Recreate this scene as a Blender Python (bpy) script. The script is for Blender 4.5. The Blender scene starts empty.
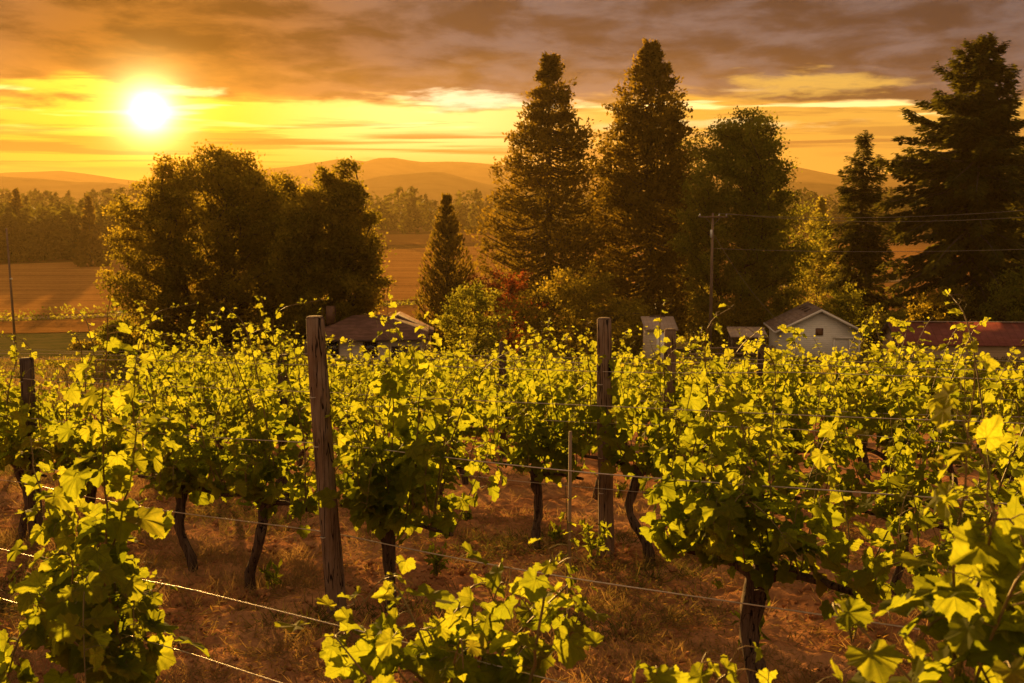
import bpy, math, random
import numpy as np
from mathutils import Vector, Matrix

random.seed(7)
RNG = np.random.default_rng(11)
R = math.radians
sc = bpy.context.scene
COL = sc.collection

# ------------------------------------------------------------------ camera
EYE = np.array((0.0, 0.0, 1.77))
FPX = 1138.0
PITCH = math.atan(146.5 / FPX)
cd = bpy.data.cameras.new('camera')
cam = bpy.data.objects.new('camera', cd)
COL.objects.link(cam)
cam.location = EYE
cam.rotation_euler = (math.pi / 2 - PITCH, 0, 0)
cd.sensor_width = 36
cd.lens = FPX * 36 / 1024
cd.clip_start = 0.05
cd.clip_end = 30000
cd.dof.use_dof = True
cd.dof.focus_distance = 8.0
cd.dof.aperture_fstop = 9.0
sc.camera = cam

# ------------------------------------------------------------------ light
SUN_AZ = -17.4
SUN_EL = 3.9
LAMP_EL = 6.2
def dirvec(az, el):
    return Vector((math.sin(R(az)) * math.cos(R(el)), math.cos(R(az)) * math.cos(R(el)), math.sin(R(el))))
S = dirvec(SUN_AZ, SUN_EL)
sl = bpy.data.lights.new('sun', 'SUN')
so = bpy.data.objects.new('sun', sl)
COL.objects.link(so)
so.rotation_euler = (-dirvec(SUN_AZ, LAMP_EL)).to_track_quat('-Z', 'Y').to_euler()
so.location = (0, 0, 60)
sl.energy = 5.0
sl.angle = R(0.6)
sl.color = (1.0, 0.545, 0.135)

sc.view_settings.view_transform = 'Standard'
sc.view_settings.look = 'None'
sc.view_settings.exposure = 1.6
sc.view_settings.gamma = 1.0
sc.view_settings.use_curve_mapping = False
HAZE_DENSITY = 0.00018
HAZE_ANISO = 0.42

cy = sc.cycles
cy.use_denoising = True
try:
    cy.denoiser = 'OPENIMAGEDENOISE'
    cy.denoising_input_passes = 'RGB_ALBEDO_NORMAL'
except Exception:
    pass
cy.max_bounces = 8
cy.diffuse_bounces = 5
cy.glossy_bounces = 2
cy.transmission_bounces = 4
cy.transparent_max_bounces = 4
cy.volume_bounces = 0
cy.sample_clamp_indirect = 6.0
cy.caustics_reflective = False
cy.caustics_refractive = False

# ------------------------------------------------------------------ node helper
class NT:
    def __init__(s, tree):
        s.t = tree
        s.n = tree.nodes
        s.l = tree.links
    def node(s, typ, **kw):
        n = s.n.new(typ)
        for k, v in kw.items():
            setattr(n, k, v)
        return n
    def put(s, sock, v):
        if isinstance(v, bpy.types.NodeSocket):
            s.l.new(v, sock)
        elif v is not None:
            if hasattr(sock.default_value, '__len__') and hasattr(v, '__len__') and len(sock.default_value) == 4 and len(v) == 3:
                v = tuple(v) + (1,)
            sock.default_value = v
    def math(s, op, a, b=None, c=None, clamp=False):
        n = s.node('ShaderNodeMath', operation=op, use_clamp=clamp)
        for i, v in enumerate((a, b, c)):
            if v is not None:
                s.put(n.inputs[i], v)
        return n.outputs[0]
    def vmath(s, op, a, b=None, out=0):
        n = s.node('ShaderNodeVectorMath', operation=op)
        s.put(n.inputs[0], a)
        if b is not None:
            s.put(n.inputs[1], b)
        return n.outputs[out]
    def mix(s, f, a, b, mode='MIX'):
        n = s.node('ShaderNodeMix', data_type='RGBA', blend_type=mode)
        s.put(n.inputs[0], f)
        s.put(n.inputs[6], a)
        s.put(n.inputs[7], b)
        return n.outputs[2]
    def scale(s, col, f):
        return s.vmath('MULTIPLY', col, s.comb(f, f, f))
    def comb(s, x, y, z):
        n = s.node('ShaderNodeCombineXYZ')
        for i, v in enumerate((x, y, z)):
            s.put(n.inputs[i], v)
        return n.outputs[0]
    def sep(s, v):
        n = s.node('ShaderNodeSeparateXYZ')
        s.put(n.inputs[0], v)
        return n.outputs
    def noise(s, vec, scale=1.0, detail=4.0, rough=0.55, dist=0.0, out=0):
        n = s.node('ShaderNodeTexNoise')
        s.put(n.inputs['Vector'], vec)
        n.inputs['Scale'].default_value = scale
        n.inputs['Detail'].default_value = detail
        n.inputs['Roughness'].default_value = rough
        n.inputs['Distortion'].default_value = dist
        return n.outputs[out]
    def smooth(s, v, lo, hi, a=0.0, b=1.0):
        n = s.node('ShaderNodeMapRange', interpolation_type='SMOOTHSTEP')
        s.put(n.inputs[0], v)
        for i, q in enumerate((lo, hi, a, b)):
            s.put(n.inputs[i + 1], q)
        return n.outputs[0]
    def ramp(s, f, stops):
        n = s.node('ShaderNodeValToRGB')
        s.put(n.inputs[0], f)
        el = n.color_ramp.elements
        while len(el) < len(stops):
            el.new(0.5)
        for e, (p, c) in zip(el, stops):
            e.position = p
            e.color = tuple(c) + (1,) if len(c) == 3 else c
        return n.outputs[0]

# ------------------------------------------------------------------ world (sunset sky)
w = bpy.data.worlds.new('World')
sc.world = w
w.use_nodes = True
T = NT(w.node_tree)
T.n.clear()
D = T.vmath('NORMALIZE', T.node('ShaderNodeTexCoord').outputs['Generated'])
dx, dy, dz = T.sep(D)
cosang = T.vmath('DOT_PRODUCT', D, tuple(S), out=1)
ang = T.math('ARCCOSINE', T.math('MINIMUM', cosang, 0.9999999))
az = T.math('ARCTAN2', dx, dy)
def expfall(k):
    return T.math('EXPONENT', T.math('MULTIPLY', ang, -1.0 / k))
g_tight, g_mid, g_wide = expfall(0.010), expfall(0.07), expfall(0.30)
sky = T.node('ShaderNodeTexSky', sky_type='NISHITA')
sky.sun_disc = False
sky.sun_elevation = R(SUN_EL)
sky.sun_rotation = R(SUN_AZ)
sky.dust_density = 4.0
sky.air_density = 1.5
nish = T.scale(sky.outputs[0], 0.05)
# clear golden band under the cloud deck
gap = T.mix(g_wide, (0.98, 0.54, 0.085), (1.10, 0.46, 0.018))
gap = T.vmath('ADD', gap, nish)
gap = T.vmath('ADD', gap, T.scale((0.9, 0.50, 0.03), g_mid))
pale = T.math('MULTIPLY', T.smooth(T.math('ABSOLUTE', T.math('ADD', az, 0.07)), 0.19, 0.02), T.smooth(T.math('ABSOLUTE', T.math('SUBTRACT', dz, 0.062)), 0.055, 0.01))
gap = T.vmath('ADD', gap, T.scale((0.85, 0.72, 0.38), pale))
# fine streaks lying along the horizon
st = T.noise(T.comb(T.math('MULTIPLY', az, 3.2), T.math('MULTIPLY', dz, 62.0), 0.3), 1.0, 5.0, 0.6, 0.4)
streak = T.smooth(st, 0.51, 0.60)
low = T.math('MULTIPLY', T.smooth(dz, 0.005, 0.028), T.smooth(dz, 0.06, 0.048))
st2 = T.noise(T.comb(T.math('MULTIPLY', az, 2.4), T.math('MULTIPLY', dz, 85.0), 5.3), 1.0, 4.0, 0.55, 0.3)
streak2 = T.math('MULTIPLY', T.smooth(st2, 0.5, 0.6), low)
stk = T.math('MAXIMUM', T.math('MULTIPLY', streak, 0.6), T.math('MULTIPLY', streak2, 0.92))
streakcol = T.mix(g_wide, (0.36, 0.17, 0.05), (0.62, 0.20, 0.010))
gap = T.mix(stk, gap, streakcol)
# bright slivers just under the deck
sv = T.noise(T.comb(T.math('MULTIPLY', az, 5.0), T.math('MULTIPLY', dz, 70.0), 9.1), 1.0, 4.0, 0.5, 0.2)
sliver = T.math('MULTIPLY', T.smooth(sv, 0.53, 0.60), T.math('MULTIPLY', T.smooth(dz, 0.045, 0.075), T.smooth(dz, 0.105, 0.085)))
gap = T.vmath('ADD', gap, T.scale((1.3, 1.0, 0.5), sliver))
# the cloud deck
inv = T.math('DIVIDE', 1.0, T.math('ADD', T.math('MAXIMUM', dz, 0.0), 0.10))
P = T.comb(T.math('MULTIPLY', dx, inv), T.math('MULTIPLY', dy, inv), 0.0)
cn = T.noise(T.vmath('MULTIPLY', P, (1.0, 0.75, 1.0)), 2.9, 9.0, 0.58, 0.25)
cn2 = T.noise(P, 0.55, 4.0, 0.5, 0.3)
en = T.noise(T.comb(T.math('MULTIPLY', az, 4.5), T.math('MULTIPLY', dz, 20.0), 2.2), 1.0, 5.0, 0.55, 0.3)
edge = T.math('ADD', 0.079, T.math('MULTIPLY', T.math('SUBTRACT', en, 0.5), 0.085))
edge = T.math('ADD', edge, T.math('MULTIPLY', T.smooth(az, -0.05, 0.35), 0.004))
deckmask = T.smooth(T.math('SUBTRACT', dz, T.math('ADD', edge, T.math('MULTIPLY', T.math('SUBTRACT', cn, 0.5), 0.030))), -0.004, 0.009)
shade = T.smooth(T.math('ADD', T.math('MULTIPLY', cn, 0.65), T.math('MULTIPLY', cn2, 0.35)), 0.41, 0.59)
deck_cool = T.mix(shade, (0.016, 0.021, 0.038), (0.165, 0.148, 0.165))
deck_warm = T.mix(shade, (0.075, 0.022, 0.002), (0.50, 0.165, 0.012))
deck = T.mix(T.smooth(ang, 0.30, 0.03), deck_cool, deck_warm)
lit = T.math('MULTIPLY', T.smooth(T.math('SUBTRACT', dz, edge), 0.045, 0.0), T.smooth(ang, 0.75, 0.1))
deck = T.vmath('ADD', deck, T.scale((0.40, 0.17, 0.022), lit))
deck = T.vmath('ADD', deck, T.scale((0.22, 0.085, 0.006), g_mid))
# overhead and behind the deck thins to a pale evening grey
high = T.smooth(dz, 0.20, 0.60)
deck = T.mix(high, deck, T.mix(T.smooth(cn2, 0.35, 0.65), (0.44, 0.30, 0.19), (0.86, 0.59, 0.36)))
back = T.smooth(dy, 0.1, -0.6)
deck = T.mix(T.math('MULTIPLY', back, T.smooth(dz, 0.55, 0.1)), deck, (0.98, 0.66, 0.38))
gapb = T.mix(back, gap, (0.98, 0.66, 0.38))
skycol = T.mix(deckmask, gapb, deck)
# torn bright openings in the lower edge of the deck
def opening(a0, z0, wa, wz, seed, colr):
    global skycol
    u = T.math('DIVIDE', T.math('SUBTRACT', az, a0), wa); v = T.math('DIVIDE', T.math('SUBTRACT', dz, z0), wz)
    rr = T.math('SQRT', T.math('ADD', T.math('MULTIPLY', u, u), T.math('MULTIPLY', v, v)))
    nn = T.noise(T.comb(T.math('MULTIPLY', az, 16.0), T.math('MULTIPLY', dz, 95.0), seed), 1.0, 6.0, 0.6, 0.3)
    n3 = T.noise(T.comb(T.math('MULTIPLY', az, 38.0), T.math('MULTIPLY', dz, 210.0), seed + 4), 1.0, 5.0, 0.65, 0.2)
    q = T.math('ADD', rr, T.math('ADD', T.math('MULTIPLY', T.math('SUBTRACT', nn, 0.5), 2.6), T.math('MULTIPLY', T.math('SUBTRACT', n3, 0.5), 1.3)))
    k = T.smooth(q, 1.12, 0.30)
    skycol = T.mix(T.math('MULTIPLY', k, T.smooth(n3, 0.2, 0.55, 0.6, 1.0)), skycol, colr)
opening(-0.040, 0.0805, 0.066, 0.0085, 3.0, (1.9, 1.5, 0.85))
opening(-0.275, 0.0850, 0.038, 0.0050, 8.0, (2.2, 1.6, 0.55))
opening(0.255, 0.0930, 0.075, 0.0120, 5.0, (1.0, 0.60, 0.12))
opening(0.160, 0.0600, 0.120, 0.0060, 6.5, (1.5, 1.05, 0.40))
# the sun itself, burning through
disc = T.smooth(ang, 0.014, 0.003)
skycol = T.vmath('ADD', skycol, T.scale((90.0, 70.0, 40.0), disc))
skycol = T.vmath('ADD', skycol, T.scale((30.0, 21.0, 7.0), g_tight))
bg = T.node('ShaderNodeBackground')
T.put(bg.inputs[0], skycol)
bg.inputs[1].default_value = 0.26
T.l.new(bg.outputs[0], T.node('ShaderNodeOutputWorld').inputs[0])

# ------------------------------------------------------------------ helpers
def at(px, py, Y):
    """the point at depth Y seen at pixel px, py"""
    u, v = (px - 512) / FPX, (341.5 - py) / FPX
    d = np.array((u, math.cos(PITCH) + v * math.sin(PITCH), -math.sin(PITCH) + v * math.cos(PITCH)))
    return EYE + d * (Y / d[1])

def smoothstep(a, b, x):
    t = np.clip((np.asarray(x, float) - a) / (b - a), 0, 1)
    return t * t * (3 - 2 * t)

VALLEY = -20.2
def terrain(x, y):
    x = np.asarray(x, float); y = np.asarray(y, float)
    hill = -0.127 * y
    k = 3.0
    return VALLEY + k * np.logaddexp(0, (hill - VALLEY) / k)      # hillside that flattens into the valley
def gz(x, y):
    return float(terrain(x, y))

class VNoise:
    def __init__(s, seed):
        s.g = np.random.default_rng(seed).random((256, 256))
    def __call__(s, x, y):
        xi, yi = np.floor(x).astype(int), np.floor(y).astype(int)
        fx, fy = x - xi, y - yi
        fx, fy = fx * fx * (3 - 2 * fx), fy * fy * (3 - 2 * fy)
        g = s.g
        a, b = g[xi & 255, yi & 255], g[(xi + 1) & 255, yi & 255]
        c, d = g[xi & 255, (yi + 1) & 255], g[(xi + 1) & 255, (yi + 1) & 255]
        return (a * (1 - fx) + b * fx) * (1 - fy) + (c * (1 - fx) + d * fx) * fy
    def fbm(s, x, y, o=5, r=0.5):
        t, amp, tot = 0, 1.0, 0
        for i in range(o):
            t = t + amp * s(x * 2 ** i + 17 * i, y * 2 ** i + 31 * i)
            tot += amp
            amp *= r
        return t / tot
VN = VNoise(5)

def mk(name, V, faces, mat, parent=None, smooth=False, col=None, uv=None):
    """ONE mesh object from vertex array V and a list of (n, k) face index arrays"""
    V = np.asarray(V, np.float32)
    if not isinstance(faces, (list, tuple)):
        faces = [faces]
    faces = [np.asarray(f, np.int32) for f in faces if len(f)]
    me = bpy.data.meshes.new(name)
    me.vertices.add(len(V))
    me.vertices.foreach_set('co', V.ravel())
    li = np.concatenate([f.ravel() for f in faces])
    ls = np.concatenate([np.full(len(f), f.shape[1], np.int32) for f in faces])
    me.loops.add(len(li))
    me.loops.foreach_set('vertex_index', li)
    me.polygons.add(len(ls))
    st = np.concatenate([[0], np.cumsum(ls)[:-1]]).astype(np.int32)
    me.polygons.foreach_set('loop_start', st)
    if smooth:
        me.polygons.foreach_set('use_smooth', np.ones(len(ls), bool))
    if col is not None:
        a = me.attributes.new('tone', 'FLOAT_COLOR', 'POINT')
        c = np.ones((len(V), 4), np.float32)
        c[:, :col.shape[1]] = col
        a.data.foreach_set('color', c.ravel())
    if uv is not None:
        u = me.uv_layers.new(name='UVMap')
        u.data.foreach_set('uv', np.asarray(uv, np.float32)[li].ravel())
    me.update(calc_edges=True)
    me.validate()
    if mat:
        me.materials.append(mat)
    o = bpy.data.objects.new(name, me)
    COL.objects.link(o)
    if parent:
        o.parent = parent
    return o

def empty(name, loc, rz=0.0):
    o = bpy.data.objects.new(name, None)
    COL.objects.link(o)
    o.location = loc
    o.rotation_euler = (0, 0, rz)
    o.empty_display_size = 0.2
    return o

def tag(o, label=None, cat=None, group=None, kind=None):
    if label: o['label'] = label
    if cat: o['category'] = cat
    if group: o['group'] = group
    if kind: o['kind'] = kind
    return o

def copy_tree(o, parent=None):
    c = o.copy()
    COL.objects.link(c)
    c.parent = parent
    for ch in list(o.children):
        copy_tree(ch, c)
    return c

class MB:
    """collects boxes, tubes and polygons into one mesh"""
    def __init__(s):
        s.v, s.f, s.n = [], {}, 0
    def add(s, V, F):
        V = np.asarray(V, float)
        for f in (F if isinstance(F, list) else [F]):
            f = np.asarray(f, int)
            if f.ndim == 1: f = f[None]
            s.f.setdefault(f.shape[1], []).append(f + s.n)
        s.v.append(V)
        s.n += len(V)
    def box(s, lo, hi, rot=None, org=None):
        x0, y0, z0 = lo; x1, y1, z1 = hi
        V = np.array([(x0,y0,z0),(x1,y0,z0),(x1,y1,z0),(x0,y1,z0),(x0,y0,z1),(x1,y0,z1),(x1,y1,z1),(x0,y1,z1)], float)
        if rot is not None:
            V = V @ np.asarray(rot).T
        if org is not None:
            V = V + np.asarray(org)
        s.add(V, [(3,2,1,0),(4,5,6,7),(0,1,5,4),(1,2,6,5),(2,3,7,6),(3,0,4,7)])
    def prism(s, poly, d):
        """closed polygon (n,3) pushed along vector d"""
        P = np.asarray(poly, float); n = len(P)
        V = np.vstack([P, P + np.asarray(d, float)])
        F = [np.arange(n)[::-1][None], (np.arange(n) + n)[None],
             np.array([(i, (i + 1) % n, n + (i + 1) % n, n + i) for i in range(n)])]
        s.add(V, F)
    def tube(s, pts, rad, k=6, cap=True, rough=0.0):
        P = np.asarray(pts, float); n = len(P)
        rad = np.broadcast_to(np.asarray(rad, float), (n,))
        t = np.gradient(P, axis=0)
        t /= np.linalg.norm(t, axis=1, keepdims=True) + 1e-9
        ref = np.array((0.31, 0.95, 0.02)) if abs(t[0][2]) > 0.7 else np.array((0, 0, 1.0))
        a = np.cross(t, ref); a /= np.linalg.norm(a, axis=1, keepdims=True) + 1e-9
        b = np.cross(t, a)
        th = np.arange(k) * 2 * math.pi / k
        rr = rad[:, None] * (1 + rough * (RNG.random((n, k)) - 0.5) * 2 if rough else np.ones((n, k)))
        V = P[:, None] + rr[..., None] * (np.cos(th)[None, :, None] * a[:, None] + np.sin(th)[None, :, None] * b[:, None])
        V = V.reshape(-1, 3)
        i = np.arange(n - 1)[:, None] * k; j = np.arange(k)[None]; j2 = (j + 1) % k
        F = np.stack([i + j, i + j2, i + k + j2, i + k + j], -1).reshape(-1, 4)
        fs = [F]
        if cap:
            fs += [np.arange(k)[::-1][None], (np.arange(k) + (n - 1) * k)[None]]
        s.add(V, fs)
    def build(s, name, mat, parent=None, smooth=False):
        return mk(name, np.vstack(s.v), [np.vstack(f) for f in s.f.values()], mat, parent, smooth)

def spline(pts, n):
    """smooth curve through pts (Catmull-Rom), n samples"""
    P = np.asarray(pts, float)
    P = np.vstack([2 * P[0] - P[1], P, 2 * P[-1] - P[-2]])
    m = len(P) - 3
    out = []
    for u in np.linspace(0, m - 1e-6, n):
        i = int(u); f = u - i
        a, b, c, d = P[i:i + 4]
        out.append(0.5 * (2 * b + (c - a) * f + (2 * a - 5 * b + 4 * c - d) * f * f + (3 * b - a - 3 * c + d) * f ** 3))
    return np.array(out)

# ------------------------------------------------------------------ materials
def newmat(name):
    m = bpy.data.materials.new(name)
    m.use_nodes = True
    t = NT(m.node_tree)
    t.n.clear()
    return m, t, t.node('ShaderNodeOutputMaterial')

def mat_simple(name, c1, c2, scale=3.0, rough=0.8, bump=0.0, stretch=(1, 1, 1), detail=6.0, spec=0.3, metal=0.0):
    m, t, out = newmat(name)
    co = t.node('ShaderNodeTexCoord').outputs['Object']
    v = t.vmath('MULTIPLY', co, stretch)
    n = t.noise(v, scale, detail, 0.6)
    b = t.node('ShaderNodeBsdfPrincipled')
    t.put(b.inputs['Base Color'], t.mix(t.smooth(n, 0.32, 0.68), c1, c2))
    b.inputs['Roughness'].default_value = rough
    b.inputs['Specular IOR Level'].default_value = spec
    b.inputs['Metallic'].default_value = metal
    if bump:
        bn = t.node('ShaderNodeBump')
        bn.inputs['Strength'].default_value = bump
        bn.inputs['Distance'].default_value = 0.02
        t.put(bn.inputs['Height'], n)
        t.l.new(bn.outputs[0], b.inputs['Normal'])
    t.l.new(b.outputs[0], out.inputs[0])
    return m

def mat_leaf(name, dark, light, tdark, tlight, tfac=0.5, rough=0.5, spec=0.25, veins=False):
    """thin leaf: reflects and lets light through; 'tone' (per leaf) runs dark to light"""
    m, t, out = newmat(name)
    at_ = t.node('ShaderNodeAttribute', attribute_name='tone')
    tone, dry, _ = t.sep(at_.outputs['Vector'])
    ca = t.mix(tone, dark, light)
    cb = t.mix(tone, tdark, tlight)
    ca = t.mix(dry, ca, (0.20, 0.12, 0.03))
    cb = t.mix(dry, cb, (0.46, 0.26, 0.04))
    if veins:
        uv = t.node('ShaderNodeUVMap', uv_map='UVMap').outputs[0]
        u, v, _ = t.sep(uv)
        r = t.math('SQRT', t.math('ADD', t.math('MULTIPLY', u, u), t.math('MULTIPLY', v, v)))
        th = t.math('ARCTAN2', u, v)
        k = 0.82
        d = t.math('ABSOLUTE', t.math('SUBTRACT', th, t.math('MULTIPLY', t.math('ROUND', t.math('DIVIDE', th, k)), k)))
        dist = t.math('MULTIPLY', t.math('SINE', d), r)
        vein = t.smooth(dist, 0.020, 0.004)
        along = t.math('MULTIPLY', t.math('COSINE', d), r)
        sec = t.math('ABSOLUTE', t.math('SUBTRACT', t.math('FRACT', t.math('MULTIPLY', t.math('SUBTRACT', along, t.math('MULTIPLY', dist, 0.75)), 6.5)), 0.5))
        vein = t.math('MAXIMUM', vein, t.math('MULTIPLY', t.smooth(sec, 0.09, 0.02), 0.5))
        uo = t.vmath('ADD', uv, t.comb(t.math('MULTIPLY', tone, 61.0), t.math('MULTIPLY', tone, 23.0), 0.0))
        bl = t.noise(uo, 5.0, 4.0, 0.65)
        edge = t.smooth(t.math('ADD', r, t.math('MULTIPLY', t.math('SUBTRACT', t.noise(uo, 3.0, 4.0, 0.7), 0.5), 2.4)), 1.15, 1.32)
        ca = t.mix(t.math('MULTIPLY', t.smooth(bl, 0.35, 0.7), 0.4), ca, dark)
        cb = t.mix(t.math('MULTIPLY', t.smooth(bl, 0.35, 0.7), 0.45), cb, tdark)
        ca = t.mix(t.math('MULTIPLY', edge, 0.85), ca, (0.13, 0.065, 0.02))
        cb = t.mix(t.math('MULTIPLY', edge, 0.85), cb, (0.20, 0.09, 0.015))
        ca = t.mix(t.math('MULTIPLY', vein, 0.45), ca, (0.20, 0.20, 0.06))
        cb = t.mix(t.math('MULTIPLY', vein, 0.62), cb, (0.16, 0.17, 0.008))
    b = t.node('ShaderNodeBsdfPrincipled')
    t.put(b.inputs['Base Color'], ca)
    b.inputs['Roughness'].default_value = rough
    b.inputs['Specular IOR Level'].default_value = spec
    tr = t.node('ShaderNodeBsdfTranslucent')
    t.put(tr.inputs[0], cb)
    mx = t.node('ShaderNodeMixShader')
    mx.inputs[0].default_value = tfac
    t.l.new(b.outputs[0], mx.inputs[1])
    t.l.new(tr.outputs[0], mx.inputs[2])
    t.l.new(mx.outputs[0], out.inputs[0])
    return m

M = {}
def mat_wood(name, a, b_, grey):
    m, t, out = newmat(name)
    co = t.node('ShaderNodeTexCoord').outputs['Object']
    g = t.noise(t.vmath('MULTIPLY', co, (1, 1, 0.035)), 85.0, 6, 0.7, 0.4)
    crack = t.noise(t.vmath('MULTIPLY', co, (1, 1, 0.045)), 26.0, 3, 0.5, 0.8)
    ck = t.smooth(t.math('ABSOLUTE', t.math('SUBTRACT', crack, 0.5)), 0.022, 0.005)
    bl = t.noise(t.vmath('MULTIPLY', co, (1, 1, 0.4)), 6.0, 5, 0.65)
    c = t.mix(t.smooth(g, 0.3, 0.7), a, b_)
    c = t.mix(t.math('MULTIPLY', t.smooth(bl, 0.42, 0.66), 0.7), c, grey)
    c = t.mix(t.math('MULTIPLY', t.smooth(bl, 0.42, 0.30), 0.6), c, tuple(q * 0.35 for q in a))
    c = t.mix(ck, c, (0.012, 0.008, 0.006))
    b = t.node('ShaderNodeBsdfPrincipled')
    t.put(b.inputs['Base Color'], c)
    b.inputs['Roughness'].default_value = 0.95
    b.inputs['Specular IOR Level'].default_value = 0.1
    bn = t.node('ShaderNodeBump')
    bn.inputs['Strength'].default_value = 1.0
    bn.inputs['Distance'].default_value = 0.005
    t.put(bn.inputs['Height'], t.math('SUBTRACT', t.math('ADD', g, t.math('MULTIPLY', bl, 0.5)), t.math('MULTIPLY', ck, 1.2)))
    t.l.new(bn.outputs[0], b.inputs['Normal'])
    t.l.new(b.outputs[0], out.inputs[0])
    return m
M['vine_leaf'] = mat_leaf('vine_leaf', (0.050, 0.072, 0.008), (0.12, 0.13, 0.015), (0.22, 0.29, 0.010), (0.64, 0.63, 0.032), 0.65, 0.7, 0.03, veins=True)
M['vine_leaf_far'] = mat_leaf('vine_leaf_far', (0.050, 0.072, 0.008), (0.12, 0.13, 0.015), (0.22, 0.29, 0.010), (0.64, 0.63, 0.032), 0.65, 0.75, 0.02)
M['cane'] = mat_simple('cane', (0.13, 0.11, 0.03), (0.22, 0.13, 0.045), 8, 0.6, 0.2)
M['vine_bark'] = mat_wood('vine_bark', (0.045, 0.027, 0.018), (0.13, 0.08, 0.05), (0.16, 0.11, 0.08))
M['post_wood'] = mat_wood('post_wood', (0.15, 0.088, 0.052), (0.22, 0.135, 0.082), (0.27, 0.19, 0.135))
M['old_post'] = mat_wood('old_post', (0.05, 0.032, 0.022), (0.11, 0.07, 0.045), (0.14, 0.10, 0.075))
M['wire'] = mat_simple('wire', (0.50, 0.42, 0.32), (0.66, 0.56, 0.44), 30, 0.35, 0, spec=0.6, metal=0.35)
M['bark'] = mat_simple('bark', (0.035, 0.024, 0.016), (0.10, 0.07, 0.045), 2.5, 0.95, 0.6, (1, 1, 0.2))
M['needle'] = mat_leaf('needle', (0.020, 0.027, 0.006), (0.055, 0.058, 0.012), (0.07, 0.07, 0.008), (0.24, 0.20, 0.02), 0.38, 0.8, 0.02)
M['needle_warm'] = mat_leaf('needle_warm', (0.036, 0.032, 0.007), (0.095, 0.075, 0.014), (0.15, 0.11, 0.010), (0.44, 0.28, 0.025), 0.45, 0.8, 0.02)
M['oak_leaf'] = mat_leaf('oak_leaf', (0.045, 0.042, 0.008), (0.12, 0.10, 0.016), (0.24, 0.20, 0.014), (0.66, 0.48, 0.035), 0.52, 0.75, 0.02)
M['green_leaf'] = mat_leaf('green_leaf', (0.058, 0.070, 0.013), (0.14, 0.14, 0.025), (0.20, 0.21, 0.014), (0.56, 0.50, 0.035), 0.50, 0.75, 0.02)
M['gold_leaf'] = mat_leaf('gold_leaf', (0.06, 0.07, 0.012), (0.14, 0.13, 0.02), (0.25, 0.23, 0.02), (0.65, 0.52, 0.05), 0.5, 0.75, 0.02)
M['red_leaf'] = mat_leaf('red_leaf', (0.08, 0.020, 0.012), (0.17, 0.040, 0.018), (0.18, 0.034, 0.010), (0.42, 0.10, 0.02), 0.5, 0.75, 0.02)
M['grass'] = mat_leaf('grass', (0.05, 0.06, 0.014), (0.24, 0.155, 0.065), (0.10, 0.11, 0.012), (0.42, 0.25, 0.08), 0.45, 0.8, 0.02)

def mat_ground():
    m, t, out = newmat('ground')
    co = t.node('ShaderNodeNewGeometry').outputs['Position']
    x, y, z = t.sep(co)
    n1 = t.noise(co, 1.1, 5, 0.6)
    n2 = t.noise(co, 9.0, 6, 0.65)
    n3 = t.noise(t.vmath('MULTIPLY', co, (1, 1, 1)), 46.0, 4, 0.7)
    soil = t.mix(t.smooth(n2, 0.3, 0.7), (0.165, 0.064, 0.026), (0.40, 0.172, 0.068))
    soil = t.mix(t.math('MULTIPLY', t.smooth(n1, 0.42, 0.62), 0.55), soil, (0.44, 0.225, 0.10))
    soil = t.mix(t.smooth(n3, 0.62, 0.74), soil, (0.46, 0.27, 0.13))
    soil = t.mix(t.smooth(n3, 0.36, 0.26), soil, (0.06, 0.026, 0.014))
    g1 = t.noise(co, 0.35, 5, 0.6)
    g2 = t.noise(co, 2.6, 5, 0.6)
    turf = t.mix(t.smooth(g1, 0.35, 0.65), (0.045, 0.058, 0.014), (0.12, 0.10, 0.03))
    turf = t.mix(t.math('MULTIPLY', t.smooth(g2, 0.4, 0.7), 0.5), turf, (0.16, 0.11, 0.04))
    far = t.smooth(t.math('ADD', y, t.math('MULTIPLY', g1, 5.0)), 27.5, 30.0)
    c = t.mix(far, soil, turf)
    plain = t.mix(t.smooth(t.noise(co, 0.012, 4, 0.5), 0.4, 0.6), (0.13, 0.07, 0.020), (0.19, 0.105, 0.032))
    c = t.mix(t.smooth(y, 180, 210), c, plain)
    b = t.node('ShaderNodeBsdfPrincipled')
    t.put(b.inputs['Base Color'], c)
    b.inputs['Roughness'].default_value = 0.95
    b.inputs['Specular IOR Level'].default_value = 0.0
    bn = t.node('ShaderNodeBump')
    bn.inputs['Strength'].default_value = 0.9
    bn.inputs['Distance'].default_value = 0.02
    t.put(bn.inputs['Height'], t.math('ADD', n2, t.math('MULTIPLY', n3, 0.6)))
    t.l.new(bn.outputs[0], b.inputs['Normal'])
    t.l.new(b.outputs[0], out.inputs[0])
    return m
M['ground'] = mat_ground()

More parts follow.
